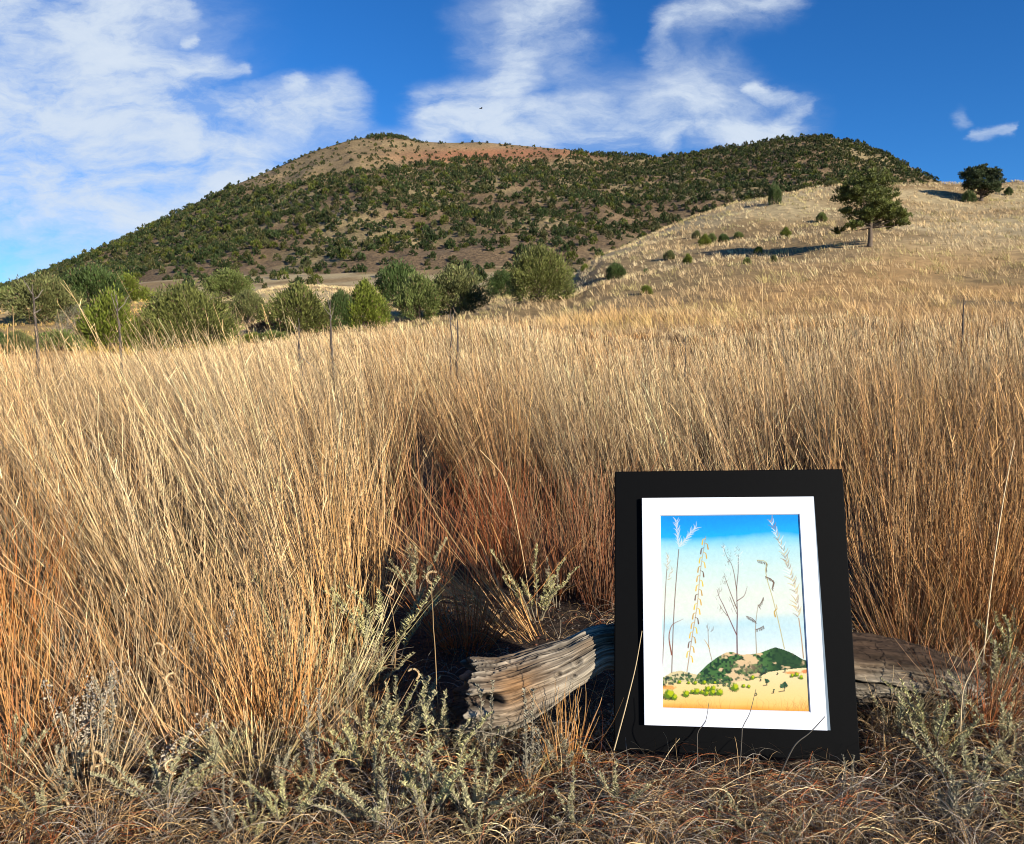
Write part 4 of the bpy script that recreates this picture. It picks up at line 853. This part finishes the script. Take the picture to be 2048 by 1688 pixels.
# ------------------------------------------------------------------ weathered log
def build_log():
    ctrl = [(928, 1388, 1.285, .062), (945, 1387, 1.285, .062), (990, 1384, 1.285, .061), (1070, 1360, 1.29, .050), (1140, 1330, 1.30, .040), (1205, 1294, 1.315, .035), (1300, 1296, 1.36, .044),
            (1480, 1320, 1.42, .056), (1715, 1342, 1.43, .064), (1830, 1358, 1.43, .060), (1925, 1376, 1.43, .050), (1938, 1378, 1.43, .048)]
    C = np.array([at(a, b_, d) for a, b_, d, _ in ctrl]); rad = np.array([c[3] for c in ctrl]); L = np.concatenate([[0], np.cumsum(np.linalg.norm(np.diff(C, axis=0), axis=1))])
    NS, NT = 460, 220; s = np.linspace(0, L[-1], NS); ce = np.stack([pchip(L, C[:, i], s) for i in range(3)], 1); rd = pchip(L, rad, s)
    t = np.gradient(ce, axis=0); t /= np.linalg.norm(t, axis=1, keepdims=True); up = np.array([0, 0, 1.]); fr = np.cross(up, t); fr = -fr  # towards camera
    fr /= np.linalg.norm(fr, axis=1, keepdims=True); fr = np.where((fr[:, 1:2] > 0), -fr, fr); upv = np.cross(fr, t); upv = np.where(upv[:, 2:3] < 0, -upv, upv)
    th = np.arange(NT) / NT * 2 * math.pi; Sg, Tg = np.meshgrid(s, th, indexing='ij')
    # wrap-safe noise around the trunk
    def wn(a_, b_, o): 
        w = Tg / (2 * math.pi); return fbm(Sg * a_ + .6 * Sg * 0, w * b_, o) * (1 - w) + fbm(Sg * a_, (w - 1) * b_, o) * w
    swirl = .25 * np.sin(Sg * 9) + .3 * (vn(Sg * 6, Tg * 1.0, 4) - .5)
    Tw = Tg + swirl; w = Tw / (2 * math.pi)
    def gn(a_, b_, o): wr = Tg / (2 * math.pi); return fbm(Sg * a_, w * b_, o) * (1 - wr) + fbm(Sg * a_, (w - 1) * b_, o) * wr
    grain = gn(7, 46, 11); fine = gn(16, 130, 13); lumps = gn(9, 5, 15)
    disp = (lumps - .5) * .020 + (grain - .5) * .014 + (fine - .5) * .006
    crack = np.clip(sst(.60, .66, gn(6, 60, 17)) + sst(.62, .67, gn(9, 90, 27)), 0, 1); disp -= crack * .004; chk = sst(.64, .69, gn(60, 14, 37)) * sst(.5, .6, gn(5, 5, 29)); disp -= chk * .003; crack = np.clip(crack + chk, 0, 1)
    deg = np.degrees(Tg) % 360       # 0 up, 90 towards the camera
    x = s / L[-1]; xg = Sg / L[-1]
    def line(s0, s1, d0, d1, wd): 
        k = np.clip((xg - s0) / (s1 - s0), 0, 1); dc = d0 + (d1 - d0) * k + 3 * np.sin(xg * 60); return np.exp(-((deg - dc) / wd) ** 2) * sst(s0 - .01, s0 + .03, xg) * (1 - sst(s1 - .02, s1 + .01, xg))
    c1 = line(.72, .985, 84, 108, 3.2); c2 = line(.70, .90, 112, 122, 2.2); disp -= c1 * .022 + c2 * .012
    knots = [(.20, 66, .008), (.185, 92, .0035), (.163, 72, .0045)]; kd = 0
    for (ks, kdg, kr) in knots:
        dx = (xg - ks) * L[-1]; dy = (deg - kdg) / 57.3 * .05; q = np.hypot(dx, dy) / kr
        disp += .0026 * np.exp(-((q - 1.25) / .35) ** 2) - .004 * np.exp(-(q / .75) ** 2) + .0012 * np.sin(q * 11) * (q < 1.2); kd = kd + np.exp(-(q / .8) ** 2)
    dx = (xg - .03) * L[-1]; dy = (deg - 82) / 57.3 * .06; hole = np.exp(-((dx / .030) ** 4 + (dy / .011) ** 4)); disp -= hole * .035
    end = (Sg < 1e9)
    # ragged left end: shift the first rings
    shift = (.020 * np.cos(np.radians(deg - 20)) + .030 * (gn(0.1, 16, 19) - .5) * 2 + .016 * (gn(0.1, 60, 25) - .5) * 2)
    k0 = np.exp(-Sg / .03); ce_s = ce[:, None] + t[:, None] * (shift * k0)[..., None]
    Rr = rd[:, None] + disp
    V_ = ce_s + Rr[..., None] * (np.cos(Tg)[..., None] * upv[:, None] + np.sin(Tg)[..., None] * fr[:, None])
    V_[..., 2] = np.maximum(V_[..., 2], .0)
    grey = np.array([.20, .165, .125]); pale = np.array([.47, .40, .30]); tan = np.array([.23, .15, .085]); dark = np.array([.05, .035, .025])
    a = sst(.35, .65, grain)[..., None]; col = grey * (1 - a) + pale * a
    ru = (sst(.5, .66, gn(4, 4, 23)) * .75)[..., None]; col = col * (1 - ru) + tan * ru
    rust = np.clip(np.exp(-((xg - .09) / .05) ** 2) * np.exp(-((deg - 70) / 45) ** 2) * .8, 0, 1)[..., None]; col = col * (1 - rust) + np.array([.34, .17, .06]) * rust
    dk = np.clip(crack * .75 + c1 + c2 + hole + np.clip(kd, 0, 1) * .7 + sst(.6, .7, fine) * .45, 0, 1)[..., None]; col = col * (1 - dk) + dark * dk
    bark = (sst(.55, .62, xg) * (1 - sst(48, 66, np.where(deg > 180, 360 - deg, deg) + 30 * (lumps - .5))) )[..., None]; col = col * (1 - bark) + np.array([.075, .045, .028]) * (.3 + 1.2 * grain[..., None]) * bark
    col = col * (.64 - .18 * sst(.55, .65, xg))[..., None]  # right part coloured darker, standing in for dappled shade
    i = np.arange(NS * NT).reshape(NS, NT); j = np.roll(i, -1, 1); Fq = np.stack([i[:-1], i[1:], j[1:], j[:-1]], -1).reshape(-1, 4)
    vs = [V_.reshape(-1, 3)]; cs = [col.reshape(-1, 3)]; uvs = [np.stack([Sg, Tg * .06, 0 * Sg], -1).reshape(-1, 3)]; fs = [Fq]; off = NS * NT
    for (ring, dirn, depth) in ((0, 1, .035), (NS - 1, -1, .004)):     # hollowed broken end, flat sawn end
        prev = i[ring]; rim = V_[ring]; cc = rim.mean(0)
        for q, (kk, dp) in enumerate([(.82, .25), (.6, .8), (.3, 1.0), (.02, 1.05)]):
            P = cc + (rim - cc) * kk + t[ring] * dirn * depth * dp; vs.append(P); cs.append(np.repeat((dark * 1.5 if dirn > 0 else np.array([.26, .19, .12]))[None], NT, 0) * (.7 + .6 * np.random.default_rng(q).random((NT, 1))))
            uvs.append(P * 1.0); cur = np.arange(NT) + off; off += NT
            a_, b_ = prev, np.roll(prev, -1); c_, d_ = cur, np.roll(cur, -1); fs.append(np.stack([a_, b_, d_, c_] if dirn > 0 else [b_, a_, c_, d_], -1)); prev = cur
    vs = np.concatenate(vs); org = np.array([ce[NS // 2, 0], ce[NS // 2, 1], 0.])
    m = surf_mat('weathered_wood', 170, .75, .8, 300, coord='suv', stretch=(.09, 1, 1), bdist=.003)
    me = mesh_np('log', vs - org, np.concatenate(fs), np.concatenate(cs), m, True, np.concatenate(uvs))
    o = obj('log', me); o.location = org; tag(o, 'weathered grey crooked log lying behind the black frame', 'log')
build_log()

# ------------------------------------------------------------------ framed watercolour
def board_pose():
    yaw, lean, roll = R(4.7), R(16.1), R(.5)
    r0 = Vector((math.cos(yaw), -math.sin(yaw), 0)); bk = Vector((math.sin(yaw), math.cos(yaw), 0)); u0 = Vector((0, 0, 1)) * math.cos(lean) + bk * math.sin(lean)
    r_ = r0 * math.cos(roll) + u0 * math.sin(roll); u_ = -r0 * math.sin(roll) + u0 * math.cos(roll); n_ = u_.cross(r_)  # away from viewer
    m = Matrix((r_, n_, u_)).transposed().to_4x4(); m.translation = Vector((.346, 1.196, .084)); return m
BM = board_pose(); BMI = BM.inverted()
def onboard(px, py, depth=0.):
    o = BMI @ Vector((0, 0, CH)); d = (BMI @ Vector(at(px, py, 1.))) - o; t = (depth - o.y) / d.y; q = o + d * t; return q.x, q.z
def prism(poly, y0, y1, name, mat, parent, bevel=0.0, colour=(1, 1, 1)):
    poly = np.array(poly, float); n = len(poly); v = np.concatenate([np.stack([poly[:, 0], np.full(n, y0), poly[:, 1]], 1), np.stack([poly[:, 0], np.full(n, y1), poly[:, 1]], 1)])
    me = bpy.data.meshes.new(name); fs = [list(range(n)), list(range(2 * n - 1, n - 1, -1))] + [[(i + 1) % n, i, i + n, (i + 1) % n + n] for i in range(n)]
    me.from_pydata([tuple(p) for p in v], [], fs); me.update()
    if mat: me.materials.append(mat)
    o = obj(name, me, parent)
    if bevel:
        b = o.modifiers.new('bevel', 'BEVEL'); b.width = bevel; b.segments = 2
    return o
fr_e = bpy.data.objects.new('framed_painting', None); fr_e.empty_display_size = .1; link(fr_e); fr_e.matrix_world = BM
tag(fr_e, 'watercolour of a volcano in a white mat and black frame leaning on the log', 'framed painting')
M_BLACK = plain_mat('black_board', (.0018, .0019, .0022), .6, .05, 90, .15, .08)
M_MAT = plain_mat('mat_white', (.56, .59, .66), .75, .2, 300, .02, .05)
M_SIDE = plain_mat('shade_tone', (.12, .16, .20), .6, .3)
cw = [onboard(1284, 996), onboard(1627, 993), onboard(1655, 1461), onboard(1289, 1450)]
cb = [onboard(1230, 943, .008), onboard(1685, 938, .008), onboard(1721, 1524, .008), onboard(1229, 1500, .008)]
cp = [onboard(1321, 1032, .0015), onboard(1597, 1029, .0015), onboard(1619, 1423, .0015), onboard(1326, 1415, .0015)]
def rect(c): return (min(c[0][0], c[3][0]) * .5 + max(c[0][0], c[3][0]) * .5, (c[2][1] + c[3][1]) / 2, (c[1][0] + c[2][0]) / 2, (c[0][1] + c[1][1]) / 2)
print('mat', np.round(cw, 3).tolist(), 'black', np.round(cb, 3).tolist(), 'paint', np.round(cp, 3).tolist())
# heavy black outer board, its front 8 mm behind the mat's front
prism([cb[0], cb[1], cb[2], cb[3]], .008, .024, 'outer_frame', M_BLACK, fr_e, .0012)
sw = [cw[0], (cw[1][0] + .0012, cw[1][1]), (cw[2][0] + .0052, cw[2][1]), cw[3]]
prism(sw, .0025, .0078, 'edge_shade', M_SIDE, fr_e)  # added slab; its dark blue-grey stands in for the mat's shaded right edge
# white mat with a bevelled opening
o_, i_ = [np.array(c) for c in cw], [np.array(c) for c in cp]
bev = .0014; cen = sum(i_) / 4
vv = [(p[0], 0, p[1]) for p in o_] + [(p[0] + np.sign(p[0] - cen[0]) * bev, 0, p[1] + np.sign(p[1] - cen[1]) * bev) for p in i_] + [(p[0], .0019, p[1]) for p in i_] + [(p[0], .0024, p[1]) for p in o_]
ff = [[i, (i + 1) % 4, 4 + (i + 1) % 4, 4 + i] for i in range(4)] + [[4 + i, 4 + (i + 1) % 4, 8 + (i + 1) % 4, 8 + i] for i in range(4)] + [[(i + 1) % 4, i, 12 + i, 12 + (i + 1) % 4] for i in range(4)]
me = bpy.data.meshes.new('mat'); me.from_pydata([tuple(map(float, p)) for p in vv], [], ff); me.materials.append(M_MAT); obj('mat', me, fr_e)

def paint():
    """the watercolour, brushed into an array: the picture's own pigments"""
    Wp, Hp = 300, 420; yy, xx = np.mgrid[0:Hp, 0:Wp]; u = xx / (Wp - 1); v = yy / (Hp - 1); asp = Hp / Wp
    lin = lambda c: (np.array(c, float) / 255) ** 2.2
    def cv(px, py): # coordinates measured on an enlarged view -> unit square
        v_ = (py - 172) / 1308.; uu = (px - (173 + 17 * v_)) / ((1102 + 76 * v_) - (173 + 17 * v_)); v_ = (py - (177 - 9 * uu)) / ((1470 + 22 * uu) - (177 - 9 * uu)); return uu * (Wp - 1), v_ * (Hp - 1)
    n = fbm(u * 5, v * 9, 3); n2 = fbm(u * 60, v * 80, 6, 2)
    stops = [(0, (4, 140, 226)), (.05, (0, 152, 240)), (.12, (22, 172, 246)), (.15, (130, 208, 238)), (.2, (178, 226, 236)), (.3, (206, 233, 230)), (.42, (226, 236, 224)), (.52, (226, 236, 226)), (.58, (196, 226, 234)), (.64, (206, 230, 236)), (.70, (226, 236, 232)), (1, (230, 235, 225))]
    vk = [s[0] for s in stops]; vw = v + (n - .5) * .035 + .02 * u * (v < .3); img = np.stack([np.interp(vw, vk, [lin(s[1])[i] for s in stops]) for i in range(3)], -1)
    sw_ = np.exp(-((v - .60 + .07 * u) / .022) ** 2)[..., None] * .35 * sst(.3, .6, n)[..., None]; img = img * (1 - sw_) + lin((165, 215, 232)) * sw_
    img *= (1 + (n2 - .5) * .10)[..., None]
    def over(mask, c): nonlocal img; m = np.clip(mask, 0, 1)[..., None]; img = img * (1 - m) + (lin(c) if len(np.shape(c)) == 1 else c) * m
    def prof(pts):
        q = np.array([cv(*p) for p in pts]); q = q[np.argsort(q[:, 0])]; return np.interp(xx, q[:, 0], q[:, 1])
    def stroke(pts, w, c, w1=None, al=1.):
        q = np.array([cv(*p) for p in pts], float)
        if len(q) > 2:
            t0 = np.linspace(0, 1, len(q)); tt = np.linspace(0, 1, 4 * len(q)); q = np.stack([pchip(t0, q[:, i], tt) for i in range(2)], 1)
        w1 = w if w1 is None else w1; K = len(q) - 1; M_ = np.zeros((Hp, Wp))
        for i in range(K):
            a, b_ = q[i], q[i + 1]; ww = (w + (w1 - w) * (i + .5) / K) / 3.1 / 2
            x0, x1 = int(max(0, min(a[0], b_[0]) - 4)), int(min(Wp, max(a[0], b_[0]) + 5)); y0, y1 = int(max(0, min(a[1], b_[1]) - 4)), int(min(Hp, max(a[1], b_[1]) + 5))
            if x1 <= x0 or y1 <= y0: continue
            X_, Y_ = xx[y0:y1, x0:x1], yy[y0:y1, x0:x1]; ab = b_ - a; l = ab @ ab + 1e-9; t = np.clip(((X_ - a[0]) * ab[0] + (Y_ - a[1]) * ab[1]) / l, 0, 1)
            d = np.hypot(X_ - a[0] - t * ab[0], Y_ - a[1] - t * ab[1]); M_[y0:y1, x0:x1] = np.maximum(M_[y0:y1, x0:x1], np.clip(ww + .5 - d, 0, 1) * min(1, ww * 2 + .15))
        over(M_ * al, c)
    r = np.random.default_rng(3)
    def blob(px, py, rx, ry, c, al=1.):
        x, y = cv(px, py); rx /= 3.1; ry /= 3.1; q = np.hypot((xx - x) / rx, (yy - y) / ry) + (vn(xx / 2.2, yy / 2.2, int(px) % 50) - .5) * .5; over(np.clip((1.05 - q) * 2.5, 0, 1) * al, c)
    # far foothill, hill, right shoulder
    h1 = prof([(190, 1272), (260, 1232), (320, 1222), (380, 1238), (430, 1248), (600, 1240)]); h2 = prof([(430, 1245), (500, 1180), (570, 1130), (620, 1105), (660, 1100), (720, 1118), (790, 1115), (850, 1105), (900, 1085), (945, 1070), (1000, 1085), (1060, 1110), (1120, 1145), (1160, 1160)])
    sand = np.stack([np.interp(v + (n - .5) * .03, [.8, .93, .97, 1], [lin(a_)[i] for a_ in ((246, 222, 170), (244, 212, 138), (240, 198, 108), (226, 160, 60))]) for i in range(3)], -1)
    over((yy > h1) * 1., sand); x430 = cv(430, 1245)[0]
    over(((yy > h2) & (xx > x430)) * 1., (226, 196, 150))
    field = prof([(190, 1300), (400, 1300), (600, 1310), (700, 1290), (820, 1270), (900, 1230), (1000, 1215), (1100, 1205), (1170, 1200)])
    g1 = ((yy > h2) & (yy < field) & (xx > x430)); gn_ = fbm(xx / 14, yy / 9, 8, 3); uu_, _ = np.meshgrid(np.arange(Wp), np.arange(Hp)); xr = cv(850, 1100)[0]
    th = np.where(xx > xr, .28, .44) - .35 * np.exp(-((xx - cv(520, 1200)[0]) / 22) ** 2) + .10 * np.exp(-(((xx - cv(740, 1190)[0]) / 18) ** 2)); pat = np.clip((gn_ - th) * 9, 0, 1)
    gc_ = lin((70, 112, 62)) * (1 - sst(.4, .7, vn(xx / 4, yy / 4, 2))[..., None]) + lin((28, 62, 44)) * sst(.4, .7, vn(xx / 4, yy / 4, 2))[..., None]
    m = (g1 * pat)[..., None]; img = img * (1 - m) + gc_ * m
    dk = np.clip((xx - cv(880, 1100)[0]) / 20, 0, 1) * g1 * .8 * np.clip((gn_ - .2) * 6, 0, 1); over(dk, (34, 66, 44))
    pk = g1 * np.exp(-((xx - cv(760, 1200)[0]) / 22) ** 2 - ((yy - cv(760, 1200)[1]) / 12) ** 2); over(pk * .35, (214, 176, 140))
    over((yy > field) * 1., sand); over(((yy > h1) & (xx < x430 + 4) & (yy < prof([(190, 1305), (430, 1290), (600, 1300)]))) * .55, (196, 190, 150))
    for i in range(150):
        px = r.uniform(195, 660); py = np.interp(px, [190, 320, 430, 660], [1275, 1232, 1245, 1270]) + r.uniform(0, 60); blob(px, py, r.uniform(6, 13), r.uniform(5, 11), [(58, 92, 60), (36, 62, 52), (96, 120, 66)][i % 3], .85)
    for i in range(30): blob(r.uniform(680, 870), r.uniform(1180, 1285), r.uniform(5, 14), r.uniform(5, 11), (46, 78, 54), .8)
    blob(235, 1330, 60, 16, (226, 140, 50), .7); blob(1060, 1235, 55, 12, (222, 130, 45), .75); blob(1140, 1225, 30, 14, (220, 110, 40), .8)
    for (px, py, s) in [(310, 1295, 14), (370, 1300, 11), (415, 1300, 14), (475, 1298, 15), (545, 1298, 10), (240, 1375, 36), (275, 1392, 22), (355, 1370, 24), (395, 1358, 16), (425, 1355, 22), (460, 1358, 16), (497, 1338, 20), (535, 1335, 20), (490, 1368, 18), (530, 1362, 22), (575, 1360, 26), (678, 1328, 28), (736, 1318, 14), (770, 1322, 13), (795, 1265, 16), (1055, 1252, 14), (1085, 1245, 16), (1113, 1262, 16)]:
        blob(px - s * .35, py + s * .45, s * 1.15, s * .6, (34, 50, 36), .9); blob(px, py, s, s, (96, 128, 22)); blob(px + s * .3, py - s * .25, s * .6, s * .6, (186, 200, 22), .95)
    for (px, py, s) in [(1005, 1315, 30), (890, 1290, 20), (880, 1215, 22), (1010, 1215, 12), (935, 1350, 11), (820, 1370, 8), (960, 1238, 6), (850, 1278, 7)]:
        for q in range(5): blob(px + r.normal() * s * .3, py - r.uniform(-.4, .9) * s, s * .5, s * .42, (62, 100, 72) if q % 2 else (40, 78, 56))
        stroke([(px, py), (px - 2, py + s * 1.1)], 5, (60, 60, 50)); stroke([(px, py + s * 1.15), (px - s * 1.2, py + s * 1.35)], 9, (40, 44, 50), 3, .85)
    for i in range(110):
        px = r.choice([r.uniform(200, 560), r.uniform(930, 1170), r.uniform(200, 1170)]); py = r.uniform(1440, 1490); hh = r.uniform(25, 75); stroke([(px, py), (px + r.normal() * 10, py - hh * .6), (px + r.normal() * 22, py - hh)], 3, [(214, 150, 80), (200, 110, 70), (226, 180, 100)][i % 3], 1, .6)
    over(np.clip((yy - Hp * .965) / 12, 0, 1) * .6, (222, 140, 40))
    # grass stalks
    br, dkb, wh, gd, yl = (118, 84, 70), (84, 56, 56), (244, 246, 240), (196, 150, 60), (232, 190, 60)
    def spikelet(px, py, a, L, w, c, al=1.):
        dx, dy = math.cos(a), -math.sin(a); stroke([(px, py), (px + dx * L * .5 - dy * 0 + 3, py + dy * L * .5), (px + dx * L, py + dy * L)], w * .7, c, w * .2, al * .62)
    stroke([(192, 1262), (205, 1000), (215, 720), (226, 540)], 6, br, 4); stroke([(258, 1235), (270, 900), (290, 600), (305, 420)], 6, br, 5); stroke([(258, 1120), (240, 1010), (258, 930), (335, 886)], 10, (140, 84, 66), 2)
    for (x0, y0, x1, y1, nn, L) in [(228, 560, 230, 460, 16, 34), (232, 625, 262, 550, 10, 30), (305, 400, 285, 215, 26, 40), (310, 400, 420, 265, 26, 40)]:
        for i in range(nn):
            k = i / nn; px = x0 + (x1 - x0) * k; py = y0 + (y1 - y0) * k; a = math.atan2(y0 - y1, x1 - x0) + (.7 if i % 2 else -.7) * r.uniform(.4, 1.1); spikelet(px, py, a, L * r.uniform(.7, 1.2), 8, wh if (py < 420 or i % 3) else gd); spikelet(px, py, a + .2, L * 1.1, 2.5, dkb, .8)
    stroke([(360, 1230), (395, 1000), (430, 780), (450, 560), (485, 330)], 5, (170, 130, 90), 3)
    for i in range(26):
        k = i / 25; py = 345 + k * 780; px = np.interp(py, [330, 560, 780, 1000, 1230], [485, 450, 430, 395, 360]); sd_ = 1 if i % 2 else -1; c = [yl, gd, br, (216, 170, 70), (226, 196, 60)][i % 5]
        stroke([(px, py), (px + sd_ * 16, py + 8), (px + sd_ * 22, py + 40)], 3, c, 9); stroke([(px + sd_ * 20, py + 20), (px + sd_ * 22, py + 44)], 8, c, 3)
    stroke([(527, 1158), (505, 1060), (500, 960), (492, 930)], 4, (150, 120, 90), 3); stroke([(510, 1080), (495, 1050), (475, 1020)], 6, gd, 2)
    for q in [(492, 920), (500, 945), (520, 950), (530, 942)]: spikelet(q[0], q[1] + 20, 1.3, 30, 8, br)
    stroke([(694, 1115), (692, 980), (694, 830), (690, 700), (700, 560), (700, 460)], 9, (104, 66, 74), 3); stroke([(690, 990), (640, 880), (600, 790), (575, 740), (560, 690)], 7, (120, 80, 84), 3); stroke([(692, 820), (660, 740), (630, 660), (610, 600)], 6, br, 3); stroke([(690, 700), (672, 580), (655, 520), (625, 470), (600, 400)], 5, br, 2)
    stroke([(690, 768), (740, 730), (760, 670)], 6, (120, 76, 70), 2); stroke([(645, 740), (668, 800), (690, 850)], 4, br, 3); stroke([(628, 865), (600, 830), (580, 800)], 4, br, 2)
    for (cx, cy, nn, sp, c) in [(700, 480, 18, 36, wh), (605, 430, 16, 26, wh), (640, 490, 12, 28, br), (610, 620, 12, 24, br), (570, 715, 10, 22, br), (655, 820, 12, 24, wh), (582, 820, 8, 22, br), (640, 560, 8, 26, wh)]:
        for i in range(nn): spikelet(cx + r.normal() * sp * .4, cy + r.normal() * sp, r.uniform(.6, 2.6), r.uniform(16, 32), 5, c if i % 3 else br)
    stroke([(822, 1108), (815, 960), (822, 860), (832, 790)], 5, (150, 130, 100), 3); stroke([(832, 800), (850, 780), (866, 742)], 5, br, 3); stroke([(815, 905), (790, 880), (752, 866)], 5, br, 3); stroke([(818, 955), (845, 945), (868, 930)], 5, br, 3)
    for (a_, b_) in [((835, 805), (866, 745)), ((812, 900), (755, 868)), ((822, 955), (868, 932)), ((880, 560), (885, 510)), ((885, 510), (825, 493)), ((880, 602), (930, 630)), ((932, 630), (922, 685))]:
        for i in range(12):
            k = i / 11; px = a_[0] + (b_[0] - a_[0]) * k; py = a_[1] + (b_[1] - a_[1]) * k; stroke([(px, py), (px + 5 + r.normal() * 3, py + 16)], 4, (96, 70, 54), 1.5)
    stroke([(1005, 1080), (965, 900), (925, 740), (890, 620), (880, 560), (890, 520), (860, 495), (825, 493)], 6, (190, 180, 130), 4); stroke([(880, 605), (918, 622), (934, 655), (922, 685)], 6, br, 4); stroke([(945, 870), (938, 840), (956, 815), (950, 790)], 10, (196, 160, 70), 3)
    stroke([(1130, 1140), (1115, 1000), (1098, 880)], 7, (176, 140, 100), 6)
    for i in range(64):
        k = i / 63; py = 870 - k * 650; px = np.interp(py, [220, 330, 450, 600, 700, 870], [915, 955, 1005, 1045, 1075, 1095]); sd_ = 1 if i % 2 else -1; c = [wh, gd, (150, 104, 60), (206, 166, 90), wh][int(r.integers(5))] if py < 450 else [gd, (150, 96, 60), (214, 170, 70), wh][int(r.integers(4))]
        a = 1.9 - sd_ * r.uniform(.3, .9); spikelet(px + sd_ * 3, py, a, r.uniform(36, 56) * (.75 + .35 * (1 - k)), 12, c); spikelet(px + sd_ * 6, py - 10, a, 52, 2, dkb, .6)
    return np.clip(img * .61, 0, 1)
img = paint(); Hp, Wp, _ = img.shape
cin = [np.array(c) for c in cp]; uu, vv_ = np.meshgrid(np.linspace(-.01, 1.01, Wp), np.linspace(-.01, 1.01, Hp))
pt = (1 - uu)[..., None] * (1 - vv_)[..., None] * cin[0] + uu[..., None] * (1 - vv_)[..., None] * cin[1] + uu[..., None] * vv_[..., None] * cin[2] + (1 - uu)[..., None] * vv_[..., None] * cin[3]
V3 = np.stack([pt[..., 0], np.full((Hp, Wp), .0022), pt[..., 1]], -1).reshape(-1, 3); I = np.arange(Hp * Wp).reshape(Hp, Wp)
Q = np.stack([I[:-1, :-1], I[1:, :-1], I[1:, 1:], I[:-1, 1:]], -1).reshape(-1, 4)
M_PAINT = surf_mat('watercolour_paper', 400, .03, .12, 900, .8, bdist=.0006)
obj('painting', mesh_np('painting', V3, Q, img.reshape(-1, 3), M_PAINT, True), fr_e)

# ------------------------------------------------------------------ bird
def bird():
    p = at(962, 217, 70); B = Buf()
    t = np.linspace(0, 1, 9)[:, None]; v, f = tube(np.array([-.12, 0, 0]) + np.array([.26, 0, .01]) * t, np.array([.004, .02, .035, .04, .04, .034, .024, .02, .004]), 8); B.add(v, f, (.02, .018, .018))
    for s in (-1, 1):
        w = np.array([[.05, 0, .02], [-.05, 0, .02], [-.03, s * .14, .06], [.06, s * .14, .06], [-.05, s * .28, .04], [.0, s * .28, .04]]); lo = w - [0, 0, .008]
        f = [[0, 1, 2, 3], [3, 2, 4, 5], [7, 6, 9, 8], [9, 11, 10, 8], [0, 3, 9, 6], [3, 5, 11, 9], [1, 7, 8, 2], [2, 8, 10, 4]]; B.add(np.concatenate([w, lo]), np.array(f), (.02, .018, .018))
    o = obj('bird', B.mesh('bird', M_BARK)); o.location = p; o.rotation_euler = (0, 0, .5); tag(o, 'tiny dark bird flying above the volcano', 'bird')
bird()
